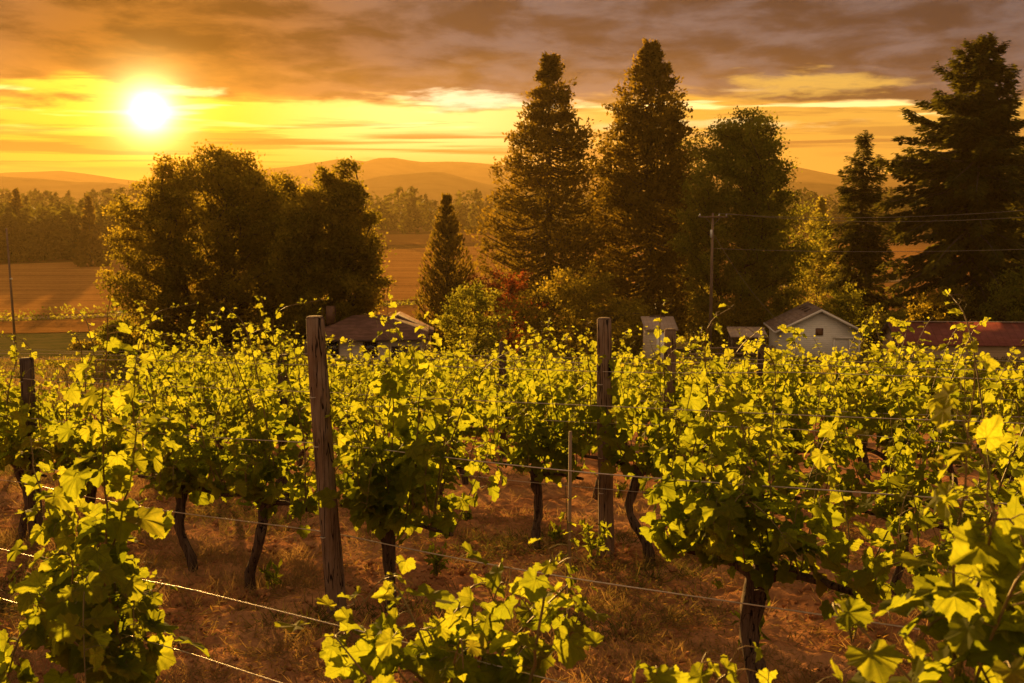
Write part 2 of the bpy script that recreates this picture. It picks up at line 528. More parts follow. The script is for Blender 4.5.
def mat_field(name, a, b_, per):
    m, t, out = newmat(name)
    co = t.node('ShaderNodeNewGeometry').outputs['Position']
    x, y, z = t.sep(co)
    n = t.noise(co, 0.05, 5, 0.6)
    s = t.noise(t.vmath('MULTIPLY', co, (0.02, 1.0 / per, 1)), 1.0, 4, 0.6, 0.2)
    f = t.noise(co, 0.9, 4, 0.7)
    c = t.mix(t.smooth(s, 0.35, 0.65), a, b_)
    c = t.mix(t.math('MULTIPLY', t.smooth(n, 0.4, 0.65), 0.4), c, a)
    c = t.mix(t.math('MULTIPLY', t.smooth(f, 0.45, 0.7), 0.35), c, tuple(q * 1.5 for q in b_))
    b = t.node('ShaderNodeBsdfPrincipled')
    t.put(b.inputs['Base Color'], c)
    b.inputs['Roughness'].default_value = 0.95
    b.inputs['Specular IOR Level'].default_value = 0.0
    bn = t.node('ShaderNodeBump')
    bn.inputs['Strength'].default_value = 1.0
    bn.inputs['Distance'].default_value = 0.5
    t.put(bn.inputs['Height'], t.math('ADD', s, f))
    t.l.new(bn.outputs[0], b.inputs['Normal'])
    t.l.new(b.outputs[0], out.inputs[0])
    return m
M['stubble'] = mat_field('stubble', (0.25, 0.115, 0.028), (0.43, 0.205, 0.052), 3.0)
M['ploughed'] = mat_field('ploughed', (0.19, 0.085, 0.021), (0.31, 0.145, 0.037), 2.0)
M['gravel'] = mat_simple('gravel', (0.20, 0.13, 0.075), (0.30, 0.20, 0.11), 0.6, 0.95, spec=0.0)
M['hill'] = mat_simple('hill', (0.022, 0.024, 0.012), (0.075, 0.060, 0.026), 0.012, 0.95, spec=0.0)

def mat_siding(name, col, col2, per=0.18, axis=2, rough=0.75):
    """lapped boards: height steps through the bump, faint weathering in the colour"""
    m, t, out = newmat(name)
    co = t.node('ShaderNodeTexCoord').outputs['Object']
    xs = t.sep(co)
    f = t.math('FRACT', t.math('DIVIDE', xs[axis], per))
    n = t.noise(t.vmath('MULTIPLY', co, (0.6, 0.6, 3)), 2.0, 5, 0.6)
    c = t.mix(t.smooth(n, 0.35, 0.7), col, col2)
    c = t.mix(t.math('MULTIPLY', t.smooth(f, 0.10, 0.02), 0.6), c, tuple(q * 0.35 for q in col))
    b = t.node('ShaderNodeBsdfPrincipled')
    t.put(b.inputs['Base Color'], c)
    b.inputs['Roughness'].default_value = rough
    b.inputs['Specular IOR Level'].default_value = 0.08
    bn = t.node('ShaderNodeBump')
    bn.inputs['Strength'].default_value = 0.8
    bn.inputs['Distance'].default_value = 0.03
    t.put(bn.inputs['Height'], t.math('MULTIPLY', f, -1.0))
    t.l.new(bn.outputs[0], b.inputs['Normal'])
    t.l.new(b.outputs[0], out.inputs[0])
    return m
M['white_siding'] = mat_siding('white_siding', (0.72, 0.67, 0.58), (0.80, 0.75, 0.67))
M['cream_wall'] = mat_siding('cream_wall', (0.50, 0.40, 0.29), (0.58, 0.48, 0.36), 0.2)
M['tan_wall'] = mat_siding('tan_wall', (0.42, 0.28, 0.17), (0.50, 0.35, 0.22), 0.2)
M['shingle'] = mat_siding('shingle', (0.15, 0.105, 0.085), (0.24, 0.175, 0.15), 0.22, 2, 0.9)
M['brown_roof'] = mat_siding('brown_roof', (0.12, 0.062, 0.048), (0.19, 0.10, 0.078), 0.2, 2, 0.9)
M['red_metal'] = mat_siding('red_metal', (0.15, 0.040, 0.036), (0.21, 0.062, 0.054), 0.6, 0, 0.55)
M['grey_roof'] = mat_siding('grey_roof', (0.34, 0.25, 0.20), (0.42, 0.32, 0.26), 0.3, 0, 0.7)
M['white_trim'] = mat_simple('white_trim', (0.70, 0.64, 0.55), (0.80, 0.74, 0.66), 4, 0.6)
M['dark_trim'] = mat_simple('dark_trim', (0.05, 0.03, 0.025), (0.09, 0.055, 0.045), 4, 0.7)
M['brown_door'] = mat_simple('brown_door', (0.12, 0.055, 0.035), (0.17, 0.085, 0.05), 4, 0.6)
M['glass'] = mat_simple('glass', (0.012, 0.012, 0.014), (0.02, 0.02, 0.022), 2, 0.12, spec=0.6)
M['pole_wood'] = mat_simple('pole_wood', (0.10, 0.062, 0.042), (0.20, 0.13, 0.09), 5, 0.9, 0.4, (1, 1, 0.1))
M['cable'] = mat_simple('cable', (0.16, 0.12, 0.08), (0.22, 0.17, 0.12), 5, 0.5)
M['ceramic'] = mat_simple('ceramic', (0.55, 0.55, 0.52), (0.65, 0.65, 0.62), 5, 0.3)
M['stake'] = mat_simple('stake', (0.20, 0.13, 0.075), (0.30, 0.20, 0.12), 12, 0.85, 0.3, (1, 1, 0.2))

#==PART2==
# ================================================================== THE SETTING
def graded(parts):
    out = []
    for a, b, n in parts:
        out.append(np.linspace(a, b, n, endpoint=False))
    return np.unique(np.concatenate(out + [[parts[-1][1]]]).round(4))

def build_ground():
    gx = graded([(-7000, -600, 16), (-600, -60, 28), (-60, -14, 40), (-14, -7, 50), (-7, 5.5, 290), (5.5, 14, 60), (14, 60, 40), (60, 600, 28), (600, 7000, 16)])
    gy = graded([(-40, 0, 24), (0, 2.5, 14), (2.5, 12, 250), (12, 30, 110), (30, 110, 60), (110, 320, 50), (320, 1200, 24), (1200, 9000, 14)])
    X, Y = np.meshgrid(gx, gy)
    Z = terrain(X, Y)
    vin = 1 - smoothstep(26, 40, Y)
    rowc = (Y + 0.82 * X - 6.03) / 3.29                     # rows sit on whole numbers
    mound = 0.5 + 0.5 * np.cos(2 * np.pi * rowc)
    clod = VN.fbm(X * 5.5, Y * 5.5, 4, 0.6) - 0.5
    fine = VN.fbm(X * 19 + 7, Y * 19, 3, 0.6) - 0.5
    Z = Z + vin * (0.05 * mound + 0.11 * (VN.fbm(X * 0.9, Y * 0.9, 3) - 0.5) + 0.075 * clod + 0.06 * fine)
    Z = Z + (1 - vin) * smoothstep(-45, 30, Y) * 0.5 * (VN.fbm(X * 0.12, Y * 0.12, 3) - 0.5) * (1 - smoothstep(120, 160, Y))
    ny, nx = X.shape
    V = np.stack([X, Y, Z], -1).reshape(-1, 3)
    i = np.arange(ny - 1)[:, None] * nx + np.arange(nx - 1)[None]
    F = np.stack([i, i + 1, i + nx + 1, i + nx], -1).reshape(-1, 4)
    o = mk('ground', V, F, M['ground'], smooth=True)
    tag(o, kind='structure')
    return o
build_ground()

def sheet(name, poly, lift, mat):
    """a flat sheet on the valley floor"""
    V = np.array([(x, y, gz(x, y) + lift) for x, y in poly])
    return tag(mk(name, V, [np.arange(len(V))[None]], mat), kind='structure')

def grid_sheet(name, x0, x1, ya, yb, lift, mat, nx=40, ny=16):
    """a sheet following the terrain; ya(x), yb(x) near and far edges"""
    xs = np.linspace(x0, x1, nx)
    V = []
    for j in range(ny):
        t = j / (ny - 1)
        for x in xs:
            y = ya(x) * (1 - t) + yb(x) * t
            V.append((x, y, gz(x, y) + lift))
    i = np.arange(ny - 1)[:, None] * nx + np.arange(nx - 1)[None]
    F = np.stack([i, i + 1, i + nx + 1, i + nx], -1).reshape(-1, 4)
    return tag(mk(name, np.array(V), F, mat, smooth=True), kind='structure')

road_y = lambda x: 205 + 0.52 * (x + 70)
grid_sheet('road', -420, 320, lambda x: road_y(x) - 2.6, lambda x: road_y(x) + 2.6, 0.09, M['gravel'])
grid_sheet('field', -420, 320, lambda x: road_y(x) + 7, lambda x: 372 + 0.9 * (x + 150) if x < -60 else 453 + 0.9 * (x + 60), 0.10, M['stubble'])
grid_sheet('field', -420, 320, lambda x: 168 + 0.30 * (x + 70), lambda x: road_y(x) - 6, 0.10, M['ploughed'])
grid_sheet('field', -200, 500, lambda x: 500 + 0.5 * (x + 60), lambda x: 640 + 0.5 * (x + 60), 0.14, M['ploughed'])

def ridge(name, Y, pts, depth, seed, rough):
    """a range of hills: skyline points (px, py) set out at depth Y, falling away front and back"""
    px = np.array([p[0] for p in pts], float); py = np.array([p[1] for p in pts], float)
    u = np.linspace(px[0], px[-1], 160)
    h = np.interp(u, px, py)
    n = VNoise(seed)
    prof = np.array([at(a, b, Y) for a, b in zip(u, h)])
    rows = []
    for t in np.linspace(-1, 1, 25):
        P = prof.copy()
        P[:, 1] += t * depth
        fall = (1 - abs(t)) ** 1.25
        z = VALLEY - 6 + (prof[:, 2] - VALLEY + 6) * fall
        z += (n.fbm(P[:, 0] * 4.0 / depth + 40, P[:, 1] * 4.0 / depth + 40, 4) - 0.5) * rough * (0.35 + 0.65 * (abs(t) > 0.02)) * min(1, 3 * (1 - abs(t)))
        P[:, 2] = z
        rows.append(P)
    V = np.vstack(rows)
    i = np.arange(24)[:, None] * 160 + np.arange(159)[None]
    F = np.stack([i, i + 1, i + 161, i + 160], -1).reshape(-1, 4)
    return tag(mk(name, V, F, M['hill'], smooth=True), kind='structure')
ridge('hills', 3600, [(-700, 150), (-100, 178), (60, 170), (150, 182), (250, 170), (300, 164), (345, 158), (362, 163), (385, 157), (420, 163), (470, 162), (540, 170), (620, 175), (700, 178), (770, 172), (798, 166), (812, 171), (840, 176), (950, 172), (1050, 180), (1500, 160)], 900, 3, 34)
ridge('hills', 2400, [(-500, 168), (-60, 176), (0, 177), (60, 181), (110, 182), (140, 186), (250, 193), (330, 188), (385, 176), (440, 172), (480, 183), (520, 191), (640, 193), (770, 186), (800, 181), (830, 184), (860, 190), (1100, 178), (1500, 174)], 600, 9, 22)

# ------------------------------------------------------------------ foliage meshes
def rand_unit(n):
    v = RNG.normal(size=(n, 3))
    return v / (np.linalg.norm(v, axis=1, keepdims=True) + 1e-9)

def norm(v):
    return v / (np.linalg.norm(v, axis=-1, keepdims=True) + 1e-9)

def diamonds(P, axis, nrm, L, W, bend=0.15):
    """n small pointed leaf sprays: base at P, running along axis"""
    n = len(P)
    axis = norm(axis)
    side = norm(np.cross(axis, nrm))
    up = np.cross(side, axis)
    L = np.broadcast_to(L, (n,))[:, None]; W = np.broadcast_to(W, (n,))[:, None]
    V = np.stack([P, P + axis * L * 0.45 + side * W * 0.5 + up * L * bend,
                  P + axis * L, P + axis * L * 0.55 - side * W * 0.5 + up * L * bend], 1)
    F = np.arange(n * 4).reshape(n, 4)
    return V.reshape(-1, 3), F

def tones(n, k, lo=0.0, hi=1.0, dry=0.0, clump=None):
    t = RNG.uniform(lo, hi, n) if clump is None else np.clip(clump + RNG.normal(0, 0.2, n), 0, 1)
    d = (RNG.random(n) < dry).astype(float)
    return np.repeat(np.stack([t, d], 1), k, axis=0)

def limb(mb, a, b, r0, r1, wob=0.06, n=7, k=5):
    a, b = np.asarray(a, float), np.asarray(b, float)
    L = np.linalg.norm(b - a)
    m = [a, a + (b - a) * 0.35 + RNG.normal(size=3) * L * wob, a + (b - a) * 0.7 + RNG.normal(size=3) * L * wob, b]
    P = spline(m, n)
    mb.tube(P, np.linspace(r0, r1, n), k)
    return P

def broadleaf(name, label, base, H, prof, mat, n_clump=60, per=140, leaf=0.34, spread=0.95, trunk_r=0.38, stems=1, dry=0.0, bark='bark', depth=0.8, low=0.0, outer=0.45, group=None, spikes=0):
    """prof: (height fraction, sideways offset, radius) rows; clumps of leaves sit on limbs with gaps between"""
    root = empty(name, base)
    tag(root, label, 'tree' if H > 4.5 else 'bush', group)
    ph, pc, pr = [np.array(q, float) for q in zip(*prof)]
    tr = MB()
    tops = []
    for s in range(stems):
        ang = s * 2.4 + 0.5
        off = np.array((math.cos(ang), math.sin(ang), 0)) * (0.0 if stems == 1 else trunk_r * 2.2)
        hh = H * (0.80 if s == 0 else RNG.uniform(0.5, 0.72))
        cx = np.interp(hh / H, ph, pc)
        pts = [off + (0, 0, -0.6), off * 1.2 + (0, 0, H * 0.12), off * 2.2 + (cx * 0.5, RNG.normal() * 0.3, hh * 0.5), off * 4 + (cx, RNG.normal() * 0.5, hh)]
        P = spline(pts, 14)
        tr.tube(P, np.linspace(trunk_r * (1 if s == 0 else 0.75), trunk_r * 0.12, 14) * (1 + 0.5 * np.exp(-np.arange(14) * 1.1)), 8)
        tops.append(P)
    spine = np.vstack(tops)
    VV, FF, TT, n0 = [], [], [], 0
    wts = np.interp(np.linspace(low, 1, 60), ph, pr)
    cdf = np.concatenate([[0], np.cumsum(wts) / wts.sum()])
    for ci in range(n_clump):                       # evenly spread, so the crown closes
        h = np.interp(((ci * 0.7548777) + RNG.uniform(-0.01, 0.01)) % 1.0, cdf, np.linspace(low, 1, 61))
        r = np.interp(h, ph, pr) * RNG.uniform(0.86, 1.08)
        a = (ci * 0.5698403 % 1.0) * 2 * math.pi
        q = max(0.05, ((ci * 0.618034 + 0.17 * RNG.random()) % 1.0) ** outer)
        q *= 1 - 0.22 * spread / max(r, spread)
        C = np.array((np.interp(h, ph, pc) + math.cos(a) * r * q, math.sin(a) * r * q * depth, h * H))
        # limb from the nearest lower stem point
        cand = spine[spine[:, 2] < C[2] - 0.12 * H * q]
        A = cand[np.argmin(((cand - C) ** 2).sum(1))] if len(cand) else spine[2]
        P = limb(tr, A, C, trunk_r * RNG.uniform(0.16, 0.30), 0.03, 0.07)
        sp = spread * RNG.uniform(0.65, 1.35)
        n = int(per * sp / spread)
        src = P[RNG.integers(len(P) - 3, len(P), n)]
        pos = src + RNG.normal(size=(n, 3)) * np.array((sp, sp, sp * 0.62)) * 0.52
        out = norm(pos - (C - (0, 0, sp)) + RNG.normal(size=(n, 3)) * 0.5)
        L = leaf * RNG.uniform(0.6, 1.3, n)
        V, F = diamonds(pos, norm(out + RNG.normal(size=(n, 3)) * 0.9), rand_unit(n), L, L * 0.72)
        VV.append(V); FF.append(F + n0); n0 += len(V)
        TT.append(tones(n, 4, dry=dry, clump=RNG.uniform(0.1, 0.9)))
    tr.build('trunk', M[bark], root, True)
    mk('crown', np.vstack(VV), np.vstack(FF), M[mat], root, col=np.vstack(TT))
    return root

def conifer(name, label, base, H, prof, mat, style='fir', n_br=200, trunk_r=0.45, spray=0.55, per=20, dry=0.0, group=None, lean=0.0, low=0.05, jitter=0.2):
    """prof: (height fraction, left radius, right radius); whorled branches with sprays along them"""
    root = empty(name, base)
    tag(root, label, 'tree', group)
    ph, pl, pr = [np.array(q, float) for q in zip(*prof)]
    tr = MB()
    P = spline([(0, 0, -0.8), (0.1, 0, H * 0.3), (lean * 0.5, 0, H * 0.65), (lean, 0, H * 0.985)], 20)
    tr.tube(P, trunk_r * np.linspace(1, 0.04, 20) * (1 + 0.4 * np.exp(-np.arange(20) * 1.5)), 8)
    VV, FF, TT, n0 = [], [], [], 0
    hs = np.sort(low + (1 - low) * (RNG.random(n_br) ** 0.93))
    # guarantee a tight leader
    hs[-6:] = np.linspace(0.965, 0.995, 6)
    for i, h in enumerate(hs):
        a = i * 2.39996 + RNG.uniform(-0.5, 0.5)
        ca, sa = math.cos(a), math.sin(a)
        rl, rr = np.interp(h, ph, pl), np.interp(h, ph, pr)
        r = (rl + (rr - rl) * (0.5 + 0.5 * ca)) * RNG.uniform(1 - 1.7 * jitter, 1 + 0.7 * jitter)
        r = max(r, 0.25)
        z0 = h * H
        if style == 'fir':
            dr_ = RNG.normal() * 0.14
            dz1, dz2 = (-0.08 + 0.4 * dr_) * r, (-0.34 + 0.62 * h ** 2 + dr_) * r
        elif style == 'sequoia':
            dz1, dz2 = -0.12 * r, 0.10 * r
        else:
            dz1, dz2 = 0.35 * r, 0.95 * r
        z0 -= max(0, dz2 * 0.8)
        A = np.array((np.interp(h, np.linspace(0, 1, 20), P[:, 0]), 0, z0))
        C = A + (ca * r, sa * r, dz2)
        mid = A + (ca * r * 0.5, sa * r * 0.5, dz1)
        B = spline([A, mid, C], 9)
        tr.tube(B, np.linspace(0.035 + 0.018 * r, 0.012, 9), 4, cap=False)
        n = max(6, int(per * (0.35 + r / max(pl.max(), pr.max()))))
        s0 = 0.12 if style != 'sequoia' else 0.30
        u = s0 + (1 - s0) * RNG.random(n) ** (0.75 if style != 'sequoia' else 0.55)
        pos = B[np.minimum((u * 8).astype(int), 7)] * (1 - (u * 8 % 1))[:, None] + B[np.minimum((u * 8).astype(int) + 1, 8)] * (u * 8 % 1)[:, None]
        d = norm(C - A)
        lat = np.array((-sa, ca, 0))
        sgn = RNG.choice([-1, 1], n)[:, None]
        if style == 'fir':
            ax = d * RNG.uniform(0.4, 1.0, (n, 1)) + lat * sgn * RNG.uniform(0.2, 1.0, (n, 1)) + np.array((0, 0, -0.32)) * RNG.uniform(0, 1.7, (n, 1))
            pos = pos + lat * sgn * RNG.uniform(0, 0.15, (n, 1)) * r * (1 - 0.8 * u[:, None]) + np.array((0, 0, -1.0)) * RNG.random((n, 1)) ** 2 * 0.55 + RNG.normal(size=(n, 3)) * 0.12
            L = spray * RNG.uniform(0.6, 1.3, n) * (0.55 + 0.45 * min(1, r / 2.5)); W = L * 0.42
            nr = np.array((0, 0, 1.0)) + RNG.normal(size=(n, 3)) * 0.5
        elif style == 'sequoia':
            nc = max(2, int(2 + r * 1.1))
            uc = np.clip(0.42 + 0.6 * RNG.random(nc), 0, 0.985)
            cc = np.stack([np.interp(uc, np.linspace(0, 1, 9), B[:, q]) for q in range(3)], 1) + RNG.normal(size=(nc, 3)) * (0.10 + 0.09 * r)
            wh = RNG.integers(0, nc, n)
            pos = cc[wh] + RNG.normal(size=(n, 3)) * np.array((0.30, 0.30, 0.22)) * (0.45 + 0.2 * min(r, 3.5))
            ax = d * 0.6 + np.array((0, 0, 0.45)) + RNG.normal(size=(n, 3)) * 0.6
            L = spray * RNG.uniform(0.6, 1.3, n); W = L * 0.5
            nr = rand_unit(n)
        else:
            pos = pos + RNG.normal(size=(n, 3)) * 0.14
            ax = np.array((ca * 0.35, sa * 0.35, 1.0)) + RNG.normal(size=(n, 3)) * 0.35
            L = spray * RNG.uniform(0.6, 1.3, n); W = L * 0.4
            nr = rand_unit(n)
        V, F = diamonds(pos, ax, nr, L, W, -0.06)
        VV.append(V); FF.append(F + n0); n0 += len(V)
        TT.append(tones(n, 4, dry=dry, clump=RNG.uniform(0.1, 0.9)))
    tr.build('trunk', M['bark'], root, True)
    mk('crown', np.vstack(VV), np.vstack(FF), M[mat], root, col=np.vstack(TT))
    return root

def trace(rows, cx, ytop, ybase, Y):
    """silhouette widths measured off the photograph -> real radii: rows (py, left px, right px)"""
    k = Y / FPX
    H = (ybase - ytop)
    return sorted([((ybase - y) / H, (cx - l) * k, (r - cx) * k) for y, l, r in rows])

def blob(rows, cx, ytop, ybase, Y):
    return [(h, (r - l) / 2, (l + r) / 2) for h, l, r in trace(rows, cx, ytop, ybase, Y)]

def ground_at(px, Y):
    x = at(px, 300, Y)[0]
    return (x, Y, gz(x, Y))

def ht(px, ytop, Y):
    """height of a thing whose top is at ytop and whose foot is on the ground"""
    p = at(px, ytop, Y)
    return p[2] - gz(p[0], Y)

def foot_py(px, Y):
    z = gz(at(px, 300, Y)[0], Y) - EYE[2]
    return 195 - FPX * z / Y

# the big trees -------------------------------------------------------------
Y = 96
rows = [(149, 176, 236), (156, 160, 262), (168, 144, 284), (185, 126, 306), (210, 110, 322), (235, 104, 326), (270, 98, 326), (300, 102, 318), (330, 112, 302), (352, 130, 280)]
broadleaf('oak_tree', 'broad dark oak under the low sun, several stems showing beneath its crown', ground_at(205, Y), ht(205, 150, Y),
          blob(rows, 205, 150, foot_py(205, Y), Y), 'oak_leaf', 265, 400, 0.25, 0.92, 0.42, 5, low=0.10, depth=0.75)
Y = 90
rows = [(153, 334, 352), (165, 322, 356), (180, 310, 362), (200, 288, 372), (230, 278, 382), (260, 274, 390), (290, 274, 394), (312, 282, 386), (330, 296, 366)]
broadleaf('oak_tree', 'dark oak with a lone crooked top leaning over the left house roof', ground_at(335, Y), ht(335, 153, Y),
          blob(rows, 335, 153, foot_py(335, Y), Y), 'oak_leaf', 140, 390, 0.25, 0.80, 0.33, 2, low=0.10, depth=0.8)
Y = 106
rows = [(178, 266, 292), (190, 256, 312), (205, 250, 324), (235, 246, 330), (270, 244, 332), (310, 248, 328), (335, 258, 318)]
broadleaf('oak_tree', 'oak set back between the broad oak and the crooked-topped oak, closing the gap', ground_at(287, Y), ht(287, 178, Y),
          blob(rows, 287, 178, foot_py(287, Y), Y), 'oak_leaf', 110, 390, 0.25, 0.9, 0.36, 2, low=0.12, depth=0.7)
Y = 118
rows = [(197, 446, 448), (215, 440, 455), (240, 431, 463), (270, 421, 473), (300, 414, 480), (330, 412, 482), (345, 416, 478)]
conifer('cypress_tree', 'small dense pointed cypress beside the pale stubble field', ground_at(447, Y), ht(447, 197, Y),
        trace(rows, 447, 197, foot_py(447, Y), Y), 'needle_warm', 'cypress', 330, 0.25, 0.50, 26, jitter=0.06)
Y = 128
rows = [(55, 547, 553), (75, 540, 560), (95, 532, 568), (120, 522, 578), (138, 508, 586), (160, 502, 592), (190, 490, 600), (220, 478, 608), (250, 472, 612), (290, 470, 610), (325, 480, 602)]
conifer('sequoia_tree', 'tall conifer with a narrow spire top and open ragged sides showing sky', ground_at(548, Y), ht(548, 55, Y),
        trace(rows, 548, 55, foot_py(548, Y), Y), 'needle_warm', 'sequoia', 330, 0.75, 0.46, 130, jitter=0.18)
Y = 132
rows = [(42, 646, 651), (55, 639, 656), (75, 626, 668), (100, 612, 679), (130, 604, 686), (150, 596, 694), (180, 588, 698), (210, 584, 700), (250, 582, 702), (290, 584, 700), (330, 594, 688)]
conifer('sequoia_tree', 'tallest central conifer, dense and billowy with a rounded top', ground_at(648, Y), ht(648, 42, Y),
        trace(rows, 648, 42, foot_py(648, Y), Y), 'needle_warm', 'sequoia', 430, 0.8, 0.48, 140, jitter=0.17)
Y = 116
rows = [(110, 716, 758), (116, 706, 768), (124, 698, 774), (140, 686, 780), (160, 678, 790), (185, 674, 798), (215, 672, 808), (250, 672, 814), (290, 686, 806), (325, 694, 800)]
broadleaf('maple_tree', 'broad green tree behind the utility pole and the white house', ground_at(738, Y), ht(738, 112, Y),
          blob(rows, 738, 112, foot_py(738, Y), Y), 'green_leaf', 250, 400, 0.26, 0.95, 0.4, 3, low=0.06, depth=0.8)
Y = 122
rows = [(130, 856, 861), (145, 848, 868), (162, 838, 876), (185, 832, 880), (215, 824, 886), (250, 824, 890), (290, 826, 890), (325, 830, 886)]
conifer('fir_tree', 'slim fir with layered arms rising between the maple and the biggest fir', ground_at(858, Y), ht(858, 130, Y),
        trace(rows, 858, 130, foot_py(858, Y), Y), 'needle', 'fir', 250, 0.32, 0.50, 110, jitter=0.40)
Y = 112
rows = [(33, 968, 976), (48, 950, 992), (62, 930, 1004), (85, 918, 996), (100, 914, 1000), (125, 908, 1004), (140, 898, 1006), (165, 892, 1012), (200, 888, 1016), (240, 886, 1026), (280, 886, 1030), (320, 892, 1026)]
conifer('fir_tree', 'huge black-green fir, the biggest conifer, towering over the red-roofed shed', ground_at(972, Y), ht(972, 33, Y),
        trace(rows, 972, 33, foot_py(972, Y), Y), 'needle', 'fir', 430, 0.6, 0.66, 200, jitter=0.40)
Y = 126
rows = [(138, 1018, 1022), (160, 1006, 1040), (200, 1000, 1050), (260, 995, 1060), (320, 1000, 1060)]
conifer('fir_tree', 'fir at the edge of view, half hidden behind the huge fir', ground_at(1024, Y), ht(1024, 138, Y),
        trace(rows, 1024, 138, foot_py(1024, Y), Y), 'needle', 'fir', 260, 0.35, 0.9, 60, jitter=0.22)

def bush(name, label, px, ytop, l, r, Y, mat, n=34, per=110, leaf=0.26, sp=0.55, dry=0.0, group=None, stems=3):
    fy = foot_py(px, Y)
    l, r = px - (px - l) * 1.22, px + (r - px) * 1.22
    rows = [(ytop, px - (px - l) * 0.25, px + (r - px) * 0.25), (ytop + (fy - ytop) * 0.2, px - (px - l) * 0.75, px + (r - px) * 0.75),
            (ytop + (fy - ytop) * 0.5, l, r), (ytop + (fy - ytop) * 0.8, l + 2, r - 2), (fy, px - (px - l) * 0.7, px + (r - px) * 0.7)]
    return broadleaf(name, label, ground_at(px, Y), ht(px, ytop, Y), blob(rows, px, ytop, fy, Y), mat, n, per, leaf, sp, 0.12, stems, dry, low=0.06, group=group)
bush('smoke_bush', 'dark red leaved bush at the foot of the spire-topped conifer', 505, 262, 468, 540, 110, 'red_leaf', 44, 120, 0.24)
bush('bush', 'olive green bush in front of the pointed cypress', 472, 284, 440, 508, 92, 'green_leaf', 46, 120, 0.24)
bush('shrub', 'wide rounded shrub mass under the two central conifers', 580, 266, 516, 640, 100, 'oak_leaf', 90, 130, 0.26, 0.7)
bush('shrub', 'low dark shrub filling the gap left of the little grey shed', 622, 296, 590, 652, 104, 'oak_leaf', 46, 120, 0.26, 0.6)
bush('hazel_tree', 'yellow sunlit small tree between the billowy conifer and the pole', 692, 242, 664, 722, 140, 'gold_leaf', 52, 120, 0.30, 0.7)
bush('birch_tree', 'bright golden tree between the maple and the slim fir', 812, 214, 786, 842, 142, 'gold_leaf', 64, 120, 0.32, 0.8)
bush('bush', 'rounded olive bush behind the white house roof', 846, 284, 816, 874, 110, 'green_leaf', 44, 120, 0.24)
bush('bush', 'sunlit yellow bush at the gable end of the red-roofed shed', 897, 300, 884, 912, 96, 'gold_leaf', 22, 90, 0.20, 0.4)
bush('shrub', 'dark shrub at the right edge beneath the firs', 1012, 268, 984, 1048, 104, 'green_leaf', 50, 120, 0.26, 0.65)
bush('shrub', 'dark shrub below the huge fir behind the red roof', 945, 286, 906, 992, 106, 'oak_leaf', 56, 120, 0.26, 0.65)
bush('shrub', 'dark shrub under the maple beside the utility pole', 735, 300, 690, 782, 112, 'oak_leaf', 56, 120, 0.26, 0.65)
bush('bush', 'round dark bush alone at the near edge of the ploughed field', 84, 343, 70, 100, 128, 'oak_leaf', 22, 110, 0.26, 0.5)
bush('shrub', 'dark thicket filling the shade beneath the broad oak', 235, 318, 186, 290, 100, 'oak_leaf', 70, 130, 0.26, 0.7)
bush('shrub', 'dark thicket under the left side of the broad oak crown', 158, 326, 120, 196, 104, 'oak_leaf', 56, 130, 0.26, 0.7)
bush('shrub', 'tall dark shrub added to shade the left roof end of the cream cottage', 306, 308, 284, 330, 90, 'oak_leaf', 60, 140, 0.25, 0.6)  # added shrub, placed to keep the low sun off the cottage's left hip
bush('bush', 'leafy bush against the left flank of the broad oak', 118, 316, 98, 140, 100, 'green_leaf', 36, 110, 0.26, 0.6)
bush('bush', 'low yellow green bush in front of the broad oak stems', 196, 352, 160, 236, 84, 'green_leaf', 44, 110, 0.22, 0.5)
bush('hedge', 'low weedy green hedge below the ploughed field', 80, 374, 20, 150, 66, 'gold_leaf', 60, 110, 0.20, 0.55)

# hedge of weeds along the road and the far woods ----------------------------
def weed_strip():
    n = 5200
    x = RNG.uniform(-190, 60, n)
    y = road_y(x) - 4.4 + RNG.normal(0, 0.7, n)
    z = terrain(x, y) + RNG.random(n) ** 1.6 * 1.7 * (0.4 + VN(x * 0.13, x * 0 + 3))
    P = np.stack([x, y, z], 1)
    L = RNG.uniform(0.35, 0.8, n)
    V, F = diamonds(P, rand_unit(n) + np.array((0, 0, 0.7)), rand_unit(n), L, L * 0.5)
    o = mk('roadside_weeds', V, F, M['green_leaf'], col=tones(n, 4))
    tag(o, 'dark line of weeds along the field road', 'weeds', kind='stuff')
weed_strip()

def far_tree_sprays(x, y, H, kind, VV, FF, TT, n0, n=110):
    z = gz(x, y)
    if kind == 0:      # spiky conifer
        h = 0.04 + 0.96 * RNG.random(n) ** 1.2
        r = (1 - h) * H * 0.20 * RNG.uniform(0.5, 1.15, n) + 0.1
    else:              # rounded crown
        h = 0.03 + 0.95 * RNG.random(n)
        r = np.sqrt(np.clip(1 - ((h - 0.52) / 0.5) ** 2, 0.02, 1)) * H * 0.40 * RNG.uniform(0.55, 1.1, n)
    a = RNG.uniform(0, 2 * math.pi, n)
    P = np.stack([x + np.cos(a) * r, y + np.sin(a) * r, z + h * H], 1)
    ax = np.stack([np.cos(a), np.sin(a), RNG.normal(0.1, 0.6, n)], 1)
    L = H * RNG.uniform(0.09, 0.19, n) * (0.6 + 0.5 * (1 - h) if kind == 0 else 1)
    V, F = diamonds(P - norm(ax) * L[:, None] * 0.4, ax, rand_unit(n), L, L * 0.6)
    VV.append(V); FF.append(F + n0); TT.append(tones(n, 4, clump=RNG.uniform(0.1, 0.8)))
    return n0 + len(V)

